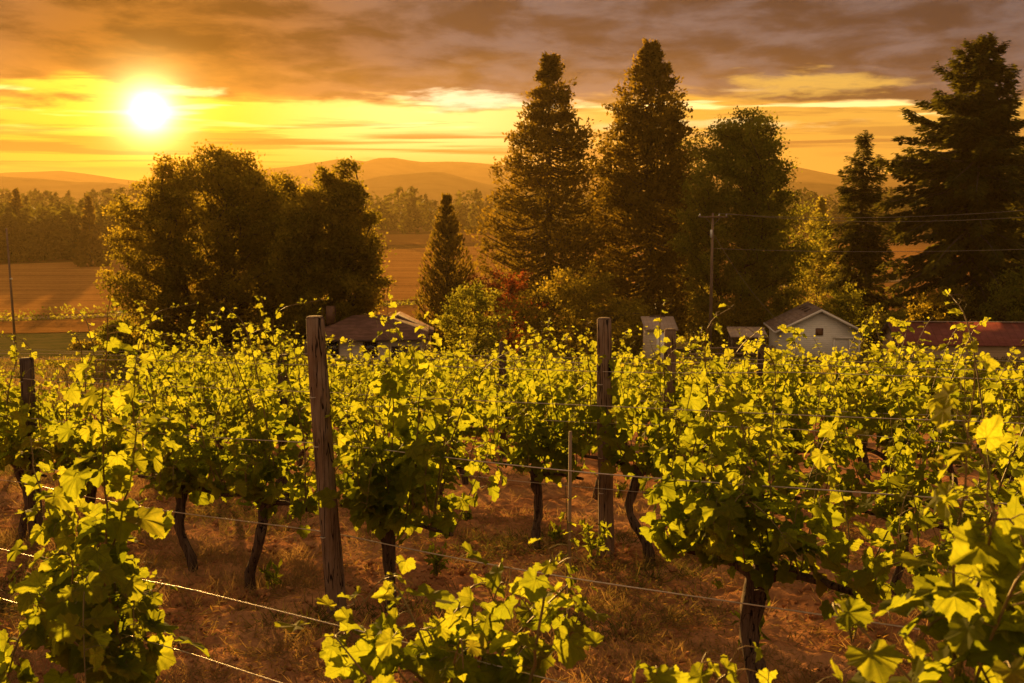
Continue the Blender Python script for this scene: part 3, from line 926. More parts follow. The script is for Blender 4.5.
def far_wood(name, label, spots, mat):
    VV, FF, TT, n0 = [], [], [], 0
    for x, y, H, k in spots:
        n0 = far_tree_sprays(x, y, H, k, VV, FF, TT, n0, 200)
    o = mk(name, np.vstack(VV), np.vstack(FF), M[mat], col=np.vstack(TT))
    tag(o, label, 'woodland', kind='stuff')
spots = []
for i in range(210):
    y = RNG.uniform(0, 130) ** 1.0
    px = RNG.uniform(-190, 165)
    Yb = 368 + (px / 150) * 26 + y
    x = (px - 512) / FPX * Yb
    spots.append((x, Yb + max(0, (x + 150)) * 0.9, RNG.uniform(13, 19) if i % 3 else RNG.uniform(15, 22), 1 if i % 3 else 0))
far_wood('far_forest', 'hazy dark wood along the far edge of the left field', spots, 'needle')
spots = []
for i in range(330):
    Yb = RNG.uniform(640, 900)
    px = RNG.uniform(-60, 1080)
    spots.append(((px - 512) / FPX * Yb, Yb, RNG.uniform(15, 27), 0 if RNG.random() < 0.5 else 1))
far_wood('far_forest', 'hazy treeline across the valley below the hills', spots, 'needle')

def small_far(name, label, px, ytop, Y, kind, mat='needle_warm'):
    x, _, z = ground_at(px, Y)
    H = ht(px, ytop, Y)
    root = empty(name, (x, Y, z))
    tag(root, label, 'tree')
    mb = MB(); mb.tube([(0, 0, -0.5), (0, 0, H * 0.95)], [H * 0.018, 0.04], 6)
    mb.build('trunk', M['bark'], root)
    VV, FF, TT = [], [], []
    far_tree_sprays(x, Y, H, kind, VV, FF, TT, 0, 420)
    V = VV[0] - np.array((x, Y, z))
    mk('crown', V, FF[0], M[mat], root, col=TT[0])
small_far('spruce_tree', 'lone narrow spruce standing clear of the hazy left wood', 93, 197, 352, 0)
small_far('spruce_tree', 'hazy spruce poking above the wood at the left edge', 22, 190, 400, 0)
small_far('poplar_tree', 'pale hazy pointed tree in the gap left of the slim fir', 818, 198, 260, 0, 'gold_leaf')

# ------------------------------------------------------------------ buildings
def rotz(v, a):
    c, s = math.cos(a), math.sin(a)
    return np.array((v[0] * c - v[1] * s, v[0] * s + v[1] * c, v[2]))

def win(parent, name, x0, x1, z0, z1, y, trim, mullion=True, pane='glass'):
    """a window in a wall facing -Y at y: frame standing proud, pane set back"""
    f = MB(); t = 0.09
    f.box((x0 - t, y - 0.06, z0 - t), (x1 + t, y + 0.02, z0)); f.box((x0 - t, y - 0.06, z1), (x1 + t, y + 0.02, z1 + t))
    f.box((x0 - t, y - 0.058, z0), (x0, y + 0.02, z1)); f.box((x1, y - 0.058, z0), (x1 + t, y + 0.02, z1))
    if mullion:
        f.box((x0, y - 0.04, (z0 + z1) / 2 - 0.03), (x1, y + 0.01, (z0 + z1) / 2 + 0.03))
    fr = f.build(name, M[trim], parent)
    p = MB(); p.box((x0 + 0.002, y - 0.025, z0 + 0.002), (x1 - 0.002, y - 0.008, z1 - 0.002))
    p.build('pane', M[pane], fr)
    return fr

def gable_roof(parent, x0, x1, y0, y1, ze, zr, mat, over=0.35, th=0.12, xr=None):
    """ridge runs along Y"""
    xr = (x0 + x1) / 2 if xr is None else xr
    m = MB()
    for xa, sgn in ((x0, -1), (x1, 1)):
        sl = (zr - ze) / abs(xr - xa)
        xo = xa + sgn * over; zo = ze - sl * over
        poly = [(xr, y0 - over, zr), (xo, y0 - over, zo), (xo, y0 - over, zo + th), (xr, y0 - over, zr + th)]
        m.prism(poly if sgn < 0 else poly[::-1], (0, (y1 - y0) + 2 * over, 0))
    return m.build('roof', M[mat], parent)

def white_house():
    p = at(819, 358, 100)
    g = gz(p[0], 100)
    r = empty('white_house', (p[0], 100, g), R(-5))
    tag(r, 'small white gabled house with lap siding and grey shingle roof', 'house')
    W, Lh, ze, zr = 3.55, 6.4, 2.35, 4.15
    m = MB()
    m.prism([(-W, 0, -1.2), (W, 0, -1.2), (W, 0, ze), (0, 0, zr), (-W, 0, ze)], (0, Lh, 0))
    m.build('wall', M['white_siding'], r)
    rf = gable_roof(r, -W, W, 0, Lh, ze + 0.02, zr + 0.02, 'shingle', 0.42)
    # three skylights near the ridge on the left slope
    sl = (zr - ze) / W
    for k in range(3):
        s = MB()
        a = math.atan(sl)
        s.box((-0.32, -0.3, 0.0), (0.32, 0.3, 0.07), rot=[[math.cos(a), 0, -math.sin(a)], [0, 1, 0], [math.sin(a), 0, math.cos(a)]],
              org=(-0.75, 2.2 + k * 1.4, zr + 0.15 - 0.75 * sl))
        s.build('skylight', M['dark_trim'], rf)
    b = MB()
    for sgn in (-1, 1):
        o = 0.42
        poly = [(0, -o - 0.05, zr - 0.10), (sgn * (W + o), -o - 0.05, ze - sl * o - 0.10), (sgn * (W + o), -o - 0.05, ze - sl * o + 0.13), (0, -o - 0.05, zr + 0.13)]
        b.prism(poly if sgn < 0 else poly[::-1], (0, 0.046, 0))
    b.build('bargeboard', M['white_trim'], r)
    e = MB(); e.box((-W - 0.5, -0.4, ze - sl * 0.42 - 0.02), (-W - 0.424, Lh + 0.42, ze - sl * 0.42 + 0.12)); e.build('gutter', M['white_trim'], r)
    win(r, 'window', -2.65, -2.15, 1.05, 1.68, 0, 'white_trim')
    v = MB(); v.box((-0.38, -0.05, 1.9), (0.28, -0.002, 2.55)); v.build('gable_vent', M['brown_door'], r)
    d = MB(); d.box((1.15, -0.10, 1.62), (3.5, -0.02, 1.80)); d.build('porch_beam', M['white_trim'], r)
    for x in (1.2, 2.55, 3.38):
        q = MB(); q.box((x, -0.09, -1.0), (x + 0.11, -0.021, 1.62)); q.build('corner_board', M['white_trim'], r)
white_house()

def left_house():
    p = at(372, 360, 84)
    g = gz(p[0], 84)
    r = empty('cottage', (p[0], 84, g), R(4))
    tag(r, 'low cream cottage with brown hipped roof and dark framed windows below the oaks', 'house')
    W0, W1, Lh, ze = -4.3, 3.7, 6.5, 1.65
    m = MB(); m.box((W0, 0, -1.3), (W1, Lh, ze)); m.build('wall', M['cream_wall'], r)
    # hipped roof, ridge across
    o = 0.5; zr = ze + 1.5
    x0, x1, y0, y1 = W0 - o, W1 + o, -o, Lh + o
    ry = (y0 + y1) / 2; rx0, rx1 = x0 + 3.2, x1 - 3.4
    V = [(x0, y0, ze - 0.05), (x1, y0, ze - 0.05), (x1, y1, ze - 0.05), (x0, y1, ze - 0.05), (x0, y0, ze + 0.08), (x1, y0, ze + 0.08), (x1, y1, ze + 0.08), (x0, y1, ze + 0.08), (rx0, ry, zr), (rx1, ry, zr)]
    m = MB(); m.add(V, [np.array([(3, 2, 1, 0), (0, 1, 5, 4), (1, 2, 6, 5), (2, 3, 7, 6), (3, 0, 4, 7), (4, 5, 9, 8), (6, 7, 8, 9)]), np.array([(5, 6, 9), (7, 4, 8)])])
    rf = m.build('roof', M['brown_roof'], r)
    c = MB(); c.box((-3.6, ry - 0.35, zr - 0.6), (-2.9, ry + 0.35, zr + 0.7)); c.build('chimney', M['brown_door'], rf)
    win(r, 'window', -0.55, 0.35, 0.42, 1.55, 0, 'dark_trim')
    win(r, 'window', 1.55, 2.55, 0.15, 1.05, 0, 'dark_trim')
    win(r, 'window', -3.4, -2.5, 0.42, 1.55, 0, 'dark_trim')
    d = MB(); d.box((2.9, -0.05, -1.2), (3.6, -0.004, 1.05)); dd = d.build('door', M['brown_door'], r)
    k = MB(); k.box((2.98, -0.09, 0.0), (3.04, -0.052, 0.12)); k.build('handle', M['wire'], dd)
    f = MB(); f.box((x0 - 0.03, y0 - 0.06, ze - 0.08), (x1 + 0.03, y0 - 0.004, ze + 0.06)); f.build('fascia', M['dark_trim'], r)
left_house()

def cottage_wing():
    p = at(398, 350, 93)
    r = empty('outbuilding', (p[0], 93, gz(p[0], 93)), R(3))
    tag(r, 'dark roofed outbuilding showing just behind the cream cottage', 'outbuilding')
    m = MB(); m.prism([(-2.6, 0, -1), (2.6, 0, -1), (2.6, 0, 2.0), (0, 0, 3.3), (-2.6, 0, 2.0)], (0, 4.5, 0)); m.build('wall', M['tan_wall'], r)
    gable_roof(r, -2.6, 2.6, 0, 4.5, 2.02, 3.32, 'brown_roof', 0.3)
cottage_wing()

def shed():
    p = at(661, 345, 86)
    r = empty('garden_shed', (p[0], 86, gz(p[0], 86)), R(2))
    tag(r, 'little pale grey shed with flat sloping roof between post and conifers', 'shed')
    top = at(661, 320, 86)[2] - gz(p[0], 86)
    m = MB(); m.prism([(-1.1, 0, -1.0), (-1.1, 0, top - 0.75), (-1.1, 1.9, top - 0.1), (-1.1, 1.9, -1.0)], (2.2, 0, 0)); m.build('wall', M['cream_wall'], r)
    m = MB(); m.prism([(-1.27, -0.18, top - 0.80), (-1.27, -0.18, top - 0.70), (-1.27, 2.1, top + 0.06), (-1.27, 2.1, top - 0.04)], (2.54, 0, 0)); m.build('roof', M['grey_roof'], r)
    m = MB(); m.box((-0.6, 1.96, top - 0.02), (0.6, 2.08, top + 0.12)); m.build('ridge_vent', M['dark_trim'], r)
    m = MB(); m.box((-0.35, -0.05, -1.0), (0.45, -0.004, top - 1.0)); m.build('door', M['white_trim'], r)
shed()

def lean_to():
    p = at(750, 345, 97)
    r = empty('carport', (p[0], 97, gz(p[0], 97)), R(-5))
    tag(r, 'low dark open carport beside the white house', 'carport')
    m = MB(); m.prism([(-1.7, -0.2, 1.75), (1.5, -0.2, 1.75), (1.5, 3.2, 2.2), (-1.7, 3.2, 2.2)], (0, 0, 0.10)); m.build('roof', M['grey_roof'], r)
    for x in (-1.5, 1.3):
        for y in (0.0, 3.0):
            m = MB(); m.box((x - 0.06, y - 0.06, -0.8), (x + 0.06, y + 0.06, 1.75 + y * 0.13)); m.build('post', M['dark_trim'], r)
    m = MB(); m.box((-1.44, 2.94, -0.8), (1.24, 2.99, 2.05)); m.build('back_wall', M['dark_trim'], r)
lean_to()

def rail_fence():
    a, b = at(668, 352, 84), at(772, 352, 88)
    r = empty('rail_fence', (a[0], a[1], gz(a[0], a[1])), math.atan2(b[1] - a[1], b[0] - a[0]))
    tag(r, 'low wooden rail fence between the shed and the white house', 'fence')
    L = math.hypot(b[0] - a[0], b[1] - a[1]); dz = gz(b[0], b[1]) - gz(a[0], a[1])
    for i in range(5):
        t = i / 4
        m = MB(); m.box((L * t - 0.06, -0.06, dz * t - 0.5), (L * t + 0.06, 0.06, dz * t + 1.15)); m.build('post', M['old_post'], r)
    for z in (0.5, 0.95):
        m = MB(); m.prism([(-0.2, -0.11, z), (L + 0.2, -0.11, z + dz), (L + 0.2, -0.11, z + dz + 0.12), (-0.2, -0.11, z + 0.12)], (0, 0.045, 0)); m.build('rail', M['stake'], r)
rail_fence()

def barn():
    a = at(900, 345, 92)
    g = gz(a[0], 92)
    r = empty('red_roofed_shed', (a[0], 92, g), R(-3))
    tag(r, 'long low shed with dull red metal roof and tan gable wall', 'shed')
    zr = at(900, 325.5, 92)[2] - g
    Lx, D, ze = 15.0, 5.2, zr - 1.35
    m = MB(); m.prism([(0, 0, -1.5), (0, 0, ze), (0, D / 2, zr - 0.08), (0, D, ze), (0, D, -1.5)], (Lx, 0, 0)); m.build('wall', M['tan_wall'], r)
    m = MB()
    sl = (zr - ze) / (D / 2); o = 0.4
    for sgn, yy in ((-1, 0), (1, D)):
        ye = yy + sgn * o; z0 = ze - sl * o
        poly = [(-0.35, D / 2, zr - 0.05), (-0.35, ye, z0 - 0.05), (-0.35, ye, z0 + 0.03), (-0.35, D / 2, zr + 0.03)]
        m.prism(poly if sgn > 0 else poly[::-1], (Lx + 0.7, 0, 0))
    rf = m.build('roof', M['red_metal'], r)
    c = MB(); c.box((-0.38, D / 2 - 0.12, zr + 0.032), (Lx + 0.38, D / 2 + 0.12, zr + 0.075)); c.build('ridge_cap', M['grey_roof'], rf)
    b = MB()
    for sgn, yy in ((-1, 0), (1, D)):
        ye = yy + sgn * o; z0 = ze - sl * o
        poly = [(-0.40, D / 2, zr - 0.2), (-0.40, ye, z0 - 0.2), (-0.40, ye, z0 + 0.04), (-0.40, D / 2, zr + 0.04)]
        b.prism(poly if sgn > 0 else poly[::-1], (0.046, 0, 0))
    b.build('bargeboard', M['dark_trim'], r)
    d = MB(); d.box((-0.05, 1.6, -1.4), (-0.004, 3.0, 0.9)); d.build('door', M['brown_door'], r)
barn()

# ------------------------------------------------------------------ poles and lines
def pole(px, ytop, Y, label, arm, lean=0.0, r0=0.17):
    x, _, z = ground_at(px, Y)
    H = ht(px, ytop, Y)
    r = empty('utility_pole', (x, Y, z))
    tag(r, label, 'utility pole', 'utility poles')
    m = MB(); m.tube([(0, 0, -0.8), (lean * 0.5, 0, H * 0.5), (lean, 0, H)], [r0, r0 * 0.85, r0 * 0.62], 10); m.build('pole', M['pole_wood'], r, True)
    if arm:
        m = MB(); m.box((lean - 1.35, -0.18, H - 0.42), (lean + 1.35, -0.06, H - 0.28)); m.build('crossarm', M['pole_wood'], r)
        for dx in (-1.2, 0.55, 1.2):
            i = MB(); i.tube([(lean + dx, -0.12, H - 0.28), (lean + dx, -0.12, H - 0.16), (lean + dx, -0.12, H - 0.06)], [0.03, 0.06, 0.035], 8); i.build('insulator', M['ceramic'], r)
        b = MB(); b.tube([(lean - 0.7, -0.12, H - 0.40), (lean, -0.10, H - 1.1), (lean + 0.7, -0.12, H - 0.40)], 0.025, 5); b.build('brace', M['cable'], r)
        t = MB(); t.tube([(lean - 0.15, -0.22, H - 2.2), (lean - 0.15, -0.22, H - 1.5)], 0.10, 10); t.build('junction_box', M['ceramic'], r)
    else:
        i = MB(); i.tube([(lean + 0.14, -0.16, H * 0.60), (lean + 0.34, -0.16, H * 0.60)], [0.05, 0.09], 8); i.build('insulator', M['ceramic'], r)
    return np.array((x + lean, Y, z + H))
pt = pole(711, 213, 104, 'wooden utility pole with a crossarm in front of the maple', True)
pl = pole(13, 228, 112, 'thin bare dark pole at the left edge before the field', False, -0.25, 0.13)

def cable(label, a, b, sag, r=0.022, n=24):
    a, b = np.array(a), np.array(b)
    t = np.linspace(0, 1, n)[:, None]
    P = a + (b - a) * t
    P[:, 2] -= (4 * sag * t * (1 - t))[:, 0]
    m = MB(); m.tube(P, r, 5)
    o = m.build('power_line', M['cable'])
    tag(o, label, 'power line', 'power lines')
cable('topmost power line rising from the crossarm across the huge fir', pt + (0.55, -0.12, -0.05), at(1230, 188, 74), 1.0)
cable('upper power line just below the topmost one across the huge fir', pt + (1.2, -0.12, -0.05), at(1230, 197, 73), 1.1)
cable('lower power line crossing the dark firs above the red roof', pt + (0.1, -0.2, -3.2), at(1230, 240, 74), 0.5)
cable('slack service line from the pole down to the white house', pt + (-0.1, -0.2, -1.6), at(781, 324, 100), 0.6, 0.016)

# ================================================================== THE VINEYARD
ROWDIR = np.array((1.0, -0.82, 0.0)); ROWDIR /= np.linalg.norm(ROWDIR)
ROWN = np.array((0.82, 1.0, 0.0)); ROWN /= np.linalg.norm(ROWN)
ROWANG = math.atan2(ROWDIR[1], ROWDIR[0])
def row_c(k): return 6.03 + 3.29 * (k - 1)          # row k: y = c - 0.82 x
def row_pt(k, x): return np.array((x, row_c(k) - 0.82 * x, gz(x, row_c(k) - 0.82 * x)))

# grape leaf outlines (stalk joint at the origin, tip along +y, unit length)
HALF = [(0.07, -0.12), (0.20, -0.24), (0.36, -0.22), (0.43, -0.08), (0.54, 0.02), (0.51, 0.15), (0.47, 0.24), (0.58, 0.38), (0.54, 0.52), (0.40, 0.56), (0.33, 0.64), (0.28, 0.80), (0.13, 0.90), (0.0, 1.04)]
HALF_LO = [(0.10, -0.16), (0.36, -0.20), (0.53, 0.05), (0.46, 0.23), (0.57, 0.42), (0.34, 0.62), (0.25, 0.82), (0.0, 1.0)]
def leaf_proto(half):
    out = [(0, 0.02)] + half + [(-x, y) for x, y in half[-2::-1]]
    out = np.array(out)
    n = len(out)
    mid = out * 0.52 + np.array((0, 0.08))                  # inner ring lets the blade cup
    return out, mid, n
def leaf_mesh(half, two_ring):
    out, mid, n = leaf_proto(half)
    i = np.arange(n); j = (i + 1) % n
    if two_ring:
        V = np.vstack([[(0, 0.16)], mid, out])
        F3 = np.stack([np.zeros(n, int), 1 + i, 1 + j], 1)
        F4 = np.stack([1 + i, 1 + n + i, 1 + n + j, 1 + j], 1)
        return V, [F3, F4]
    V = np.vstack([[(0, 0.16)], out])
    return V, [np.stack([np.zeros(n, int), 1 + i, 1 + j], 1)]
def toothed(half):
    h = np.array([(0, 0.02)] + half); out = []
    for a, b in zip(h[:-1], h[1:]):
        if len(out): out.append(tuple(a))
        m = (a + b) / 2; d = b - a; nrm_ = np.array((d[1], -d[0])) * -1
        q = m + 0.16 * np.array((d[1], -d[0]))
        if np.dot(q - (0, 0.2), q - (0, 0.2)) < np.dot(m - (0, 0.2), m - (0, 0.2)): q = m - 0.16 * np.array((d[1], -d[0]))
        if len(out) or True: out.append(tuple(q - d * 0.22))
        out.append(tuple(m * 0.985 + d * 0.10 * 0 + np.array((0, 0.2)) * 0.015))
    out.append(tuple(h[-1]))
    return out
PROTO = {2: leaf_mesh(toothed(HALF), True), 1: leaf_mesh(HALF, True), 0: leaf_mesh(HALF_LO, False)}

def leaves(P, tip, nrm, size, tone, fine):
    """grape leaves: stalk joints P, tip directions, blade normals, sizes, tone (tone, dry)"""
    n = len(P)
    p2, faces = PROTO[int(fine)]
    m = len(p2)
    tip = norm(tip)
    nrm = norm(nrm - (nrm * tip).sum(1, keepdims=True) * tip)
    sd = np.cross(tip, nrm)
    x = p2[None, :, 0] * RNG.uniform(0.9, 1.12, (n, 1))
    y = p2[None, :, 1] * np.ones((n, 1))
    fold = RNG.uniform(-0.05, 0.45, (n, 1)); curl = RNG.uniform(-0.45, 0.10, (n, 1)); tw = RNG.uniform(-0.3, 0.3, (n, 1))
    ph = RNG.uniform(0, 6.28, (n, 1))
    rr = np.sqrt(x * x + (y - 0.2) ** 2)
    wav = 0.10 * rr * np.sin(5 * np.arctan2(x, y - 0.2) + ph) + 0.05 * rr * np.sin(9 * np.arctan2(x, y - 0.2) + 2 * ph)
    z = fold * np.abs(x) + curl * (y - 0.1) ** 2 + tw * x * y + wav
    s = size[:, None, None]
    V = P[:, None] + s * (x[..., None] * sd[:, None] + y[..., None] * tip[:, None] + z[..., None] * nrm[:, None])
    F = []
    off = (np.arange(n) * m)[:, None, None]
    for f in faces:
        F.append((f[None] + off).reshape(-1, f.shape[1]))
    uv = np.tile(p2, (n, 1))
    return V.reshape(-1, 3), F, np.repeat(tone, m, axis=0), uv

class LeafBag:
    def __init__(s): s.V, s.F, s.T, s.U, s.n = [], {}, [], [], 0
    def add(s, V, F, T_, U):
        for f in F: s.F.setdefault(f.shape[1], []).append(f + s.n)
        s.V.append(V); s.T.append(T_); s.U.append(U); s.n += len(V)
    def build(s, parent, mat, smooth):
        return mk('foliage', np.vstack(s.V), [np.vstack(f) for f in s.F.values()], mat, parent, smooth, np.vstack(s.T), np.vstack(s.U))

def shoot_leaves(bag, canes, P, fine, size, node=0.062, lateral=0.9, petiole=True, young=0.35, droop=0.55, sparse=1.0):
    """leaves at nodes along a shoot curve P (row frame), smaller and yellower toward the tip"""
    seg = np.linalg.norm(np.diff(P, axis=0), axis=1)
    Ltot = seg.sum()
    nn = max(3, int(Ltot / node))
    t = (np.arange(nn) + 0.6) / nn
    cum = np.concatenate([[0], np.cumsum(seg)]) / Ltot
    pos = np.stack([np.interp(t, cum, P[:, q]) for q in range(3)], 1)
    keep = RNG.random(nn) < sparse
    pos, t = pos[keep], t[keep]
    nlat = int(len(pos) * lateral)
    if nlat:
        idx = RNG.integers(0, max(1, int(len(pos) * 0.75)), nlat)
        pos = np.vstack([pos, pos[idx] + RNG.normal(size=(nlat, 3)) * np.array((0.07, 0.08, 0.05))])
        t = np.concatenate([t, t[idx] * 0.8 + 0.15])
    n = len(pos)
    a = RNG.uniform(0, 2 * math.pi, n)
    out = np.stack([np.cos(a), np.sin(a), RNG.uniform(-0.1, 0.6, n)], 1)
    pet = 0.085 * RNG.uniform(0.5, 1.3, n) * (1.15 - 0.7 * t) * size / 0.10
    J = pos + norm(out) * pet[:, None]
    if petiole:
        for q in range(n):
            canes.tube([pos[q], (pos[q] + J[q]) / 2 + (0, 0, 0.006), J[q]], [0.0016, 0.0013, 0.0012], 3, cap=False)
    grow = np.clip(1.12 - 0.72 * t ** 2.2, 0.25, 1.2)
    s = size * grow * RNG.uniform(0.62, 1.22, n)
    tip = out * np.array((1, 1, 0.3)) * 0.75 + np.array((0, 0, -droop)) + RNG.normal(size=(n, 3)) * 0.42
    nr = np.array((0, 0, 0.75)) + out * 0.7 + RNG.normal(size=(n, 3)) * 0.45
    tone = np.clip(RNG.beta(2.2, 2.2, n) * 0.75 + young * t ** 2, 0, 1)
    dry = np.where(RNG.random(n) < 0.015, RNG.uniform(0.1, 0.45, n), 0.0)
    bag.add(*leaves(J, tip, nr, s, np.stack([tone, dry], 1), fine))

def tendril(canes, p, L):
    a = RNG.uniform(0, 6.28); d = np.array((math.cos(a), math.sin(a), RNG.uniform(0.2, 0.9)))
    t = np.linspace(0, 1, 9)[:, None]
    side = np.array((-d[1], d[0], 0))
    P = p + d * L * t * (1 - 0.35 * t) + side * 0.02 * np.sin(9 * t) * t + np.array((0, 0, -0.5)) * L * t ** 3
    canes.tube(P, np.linspace(0.0016, 0.0007, 9), 3, cap=False)

def grape_vine(fine, n_shoots=13, head=0.62, top=(1.25, 1.75), width=0.48, size=0.094, lateral=0.7, base=0.035, extra=(), trunk_lean=None, petiole=None, stray=2, thick=0.16, arch=0.28):
    """a vine in its own frame: x along the row, z up. trunk > head > shoots > leaves"""
    root = empty('grape_vine', (0, 0, 0))
    tk, cn, bag = MB(), MB(), LeafBag()
    petiole = bool(fine) if petiole is None else petiole
    lx = RNG.uniform(-0.10, 0.10) if trunk_lean is None else trunk_lean
    H = np.array((lx * 0.4, RNG.normal() * 0.02, head))
    tp = spline([(lx * -1.0, 0, -0.12), (lx * -0.6, RNG.normal() * 0.03, head * 0.25), (lx * 0.5 + RNG.normal() * 0.03, RNG.normal() * 0.03, head * 0.6), H, H + (0.02, 0, 0.07)], 16)
    tk.tube(tp, base * np.interp(np.linspace(0, 1, 16), [0, 0.15, 0.5, 0.85, 1], [1.35, 1.0, 0.85, 1.3, 0.8]) * RNG.uniform(0.88, 1.14, 16), 11, rough=0.24)
    arms = []
    for sgn in (-1, 1):
        L = width * RNG.uniform(0.85, 1.1)
        ap = spline([H, H + (sgn * L * 0.35, RNG.normal() * 0.02, 0.06), H + (sgn * L, RNG.normal() * 0.02, 0.05 + RNG.normal() * 0.02)], 10)
        tk.tube(ap, np.linspace(base * 0.62, base * 0.32, 10), 7, rough=0.14)
        arms.append(ap)
    for q in range(n_shoots):
        ap = arms[q % 2]
        A = ap[RNG.integers(0, 10)]
        ztop = RNG.uniform(*top)
        drift = RNG.normal() * 0.16; sway = RNG.normal() * thick
        kind = RNG.random()
        if kind < 1 - arch:
            C = A + (drift, sway, ztop - A[2])
            mid = A + (drift * 0.3, sway * 0.8, (ztop - A[2]) * 0.5)
            end = C + (RNG.normal() * 0.07, RNG.normal() * 0.07, -0.03 + RNG.uniform(-0.06, 0.05))
            P = spline([A, mid, C, end], 16)
        else:                                       # arching over and hanging
            L = RNG.uniform(0.4, 0.75)
            sy = RNG.choice([-1, 1]) * RNG.uniform(0.12, 0.34)
            P = spline([A, A + (drift * 0.5, sy * 0.5, L * 0.6), A + (drift, sy, L * 0.65), A + (drift * 1.5, sy * 1.3, L * RNG.uniform(-0.1, 0.4))], 16)
        cn.tube(P, np.linspace(0.0052, 0.0014, 16), 4, cap=False)
        shoot_leaves(bag, cn, P, fine, size, lateral=lateral, petiole=petiole)
        if petiole and RNG.random() < 0.7:
            tendril(cn, P[RNG.integers(9, 15)], RNG.uniform(0.08, 0.18))
    for q in range(stray):                          # long bare-ish leaders sticking out on top
        A = arms[q % 2][RNG.integers(2, 9)]
        zt = top[1] + RNG.uniform(0.02, 0.46)
        lean = RNG.normal() * 0.18
        P = spline([A, A + (lean * 0.3, RNG.normal() * 0.05, 0.5), (A[0] + lean, RNG.normal() * 0.12, zt - 0.15), (A[0] + lean * 1.7 + RNG.normal() * 0.06, RNG.normal() * 0.15, zt)], 18)
        cn.tube(P, np.linspace(0.0060, 0.0022, 18), 4, cap=False)
        shoot_leaves(bag, cn, P, fine, size * 0.8, lateral=0.25, petiole=petiole, young=0.5, droop=0.3)
        tendril(cn, P[14], 0.14); tendril(cn, P[16], 0.10)
    for P in extra:
        P = spline(P, 18)
        P[2:] += np.cumsum(RNG.normal(size=(16, 3)) * 0.006, axis=0)
        cn.tube(P, np.linspace(0.0055, 0.0014, 18), 5, cap=False)
        shoot_leaves(bag, cn, P, fine, size * 1.12, node=0.048, lateral=0.95, petiole=petiole, young=0.4)
        if fine:
            tendril(cn, P[12], 0.14); tendril(cn, P[15], 0.12)
    tk.build('trunk', M['vine_bark'], root, True)
    cn.build('canes', M['cane'], root, True)
    bag.build(root, M['vine_leaf'] if fine else M['vine_leaf_far'], bool(fine))
    return root

def seat(o, k, x, label, flip=False, s=1.0, group=None, dz=0.0):
    p = row_pt(k, x)
    o.location = (p[0], p[1], p[2] + dz)
    o.rotation_euler = (0, 0, ROWANG + (math.pi if flip else 0))
    o.scale = (s, s, s)
    tag(o, label, 'grapevine', group)
    return o

# row nearest the camera: only its upper growth is in view --------------------
v = grape_vine(2, 10, 0.56, (0.80, 1.14), 0.36, 0.082, 0.75, stray=0,
               extra=[[(0.02, 0, 0.75), (0.10, 0.02, 1.15), (0.17, 0, 1.58), (0.32, -0.02, 1.96)], [(0.0, 0, 0.75), (0.07, 0.05, 1.1), (0.17, 0.06, 1.46), (0.26, 0.05, 1.78)], [(-0.15, 0, 0.6), (-0.3, 0.03, 0.9), (-0.4, 0, 1.2), (-0.46, 0, 1.34)], [(0.1, 0, 0.6), (0.3, -0.1, 0.75), (0.36, -0.2, 0.55), (0.38, -0.22, 0.35)], [(-0.1, 0, 0.6), (-0.1, -0.2, 0.75), (-0.12, -0.3, 0.5), (-0.12, -0.3, 0.3)], [(-0.1, 0, 0.7), (-0.2, 0.05, 1.0), (-0.3, 0, 1.25)], [(0.1, 0, 0.75), (0.3, -0.1, 1.0), (0.42, -0.12, 0.95), (0.45, -0.12, 0.78)]])
seat(v, 0, -1.50, 'big leafy vine at the left front, one tall shoot above its dark base')
v = grape_vine(2, 11, 0.66, (0.84, 1.16), 0.24, 0.080, 0.8, arch=0.08, stray=0,
               extra=[[(0.15, 0, 0.8), (0.24, 0, 1.0), (0.26, 0, 1.18), (0.27, 0, 1.28)], [(-0.14, 0, 0.8), (-0.24, 0, 0.95), (-0.30, 0, 1.04)]])
seat(v, 0, -0.11, 'low bushy vine at the centre bottom with large backlit leaves')
v = grape_vine(2, 3, 0.56, (0.66, 0.80), 0.14, 0.070, 0.3, stray=0, extra=[[(0.0, 0, 0.75), (0.02, 0, 0.95), (0.05, 0, 1.10)]])
seat(v, 0, 0.44, 'short vine of which only shoot tips poke up at the bottom')
v = grape_vine(2, 15, 0.72, (1.10, 1.48), 0.20, 0.090, 0.7, stray=0,
               extra=[[(-0.1, 0, 0.8), (-0.14, 0.02, 1.1), (-0.12, 0, 1.45), (-0.2, 0, 1.62)], [(0.0, 0, 0.8), (-0.2, -0.05, 1.05), (-0.32, -0.1, 0.98), (-0.36, -0.12, 0.80)], [(0.1, 0, 0.8), (0.12, 0.02, 1.2), (0.10, 0, 1.68)], [(-0.2, 0, 0.8), (-0.2, 0.05, 1.2), (-0.18, 0.05, 1.72)]])
seat(v, 0, 0.97, 'closest vine, at the right edge, with the largest leaves')

# second row ------------------------------------------------------------------
ROW1 = [(-4.15, 'vine by the short dark post at the left edge', 0.0, {}),
        (-3.30, 'vine behind the left front vine, second from the short dark post', 0.0, {}),
        (-2.36, 'vine on a thin slanting trunk, the leftmost of two bare trunks beside the tall post', -0.08, {}),
        (-1.69, 'vine on a bent S-shaped trunk just left of the tall leaning post', 0.12, {}),
        (-0.74, 'tall full vine just right of the tall leaning post, long shoots above it', 0.03, dict(extra=[[(0.0, 0, 0.8), (0.05, 0, 1.3), (0.02, 0, 1.75), (-0.03, 0, 2.05)], [(0.2, 0, 0.8), (0.25, 0, 1.3), (0.3, 0, 1.65), (0.42, 0, 1.95)]])),
        (1.15, 'dense dark vine on a stout upright trunk at lower right', -0.02, dict(n_shoots=18, base=0.047, width=0.5)),
        (2.05, 'vine behind the large leaves of the closest vine', 0.03, {})]
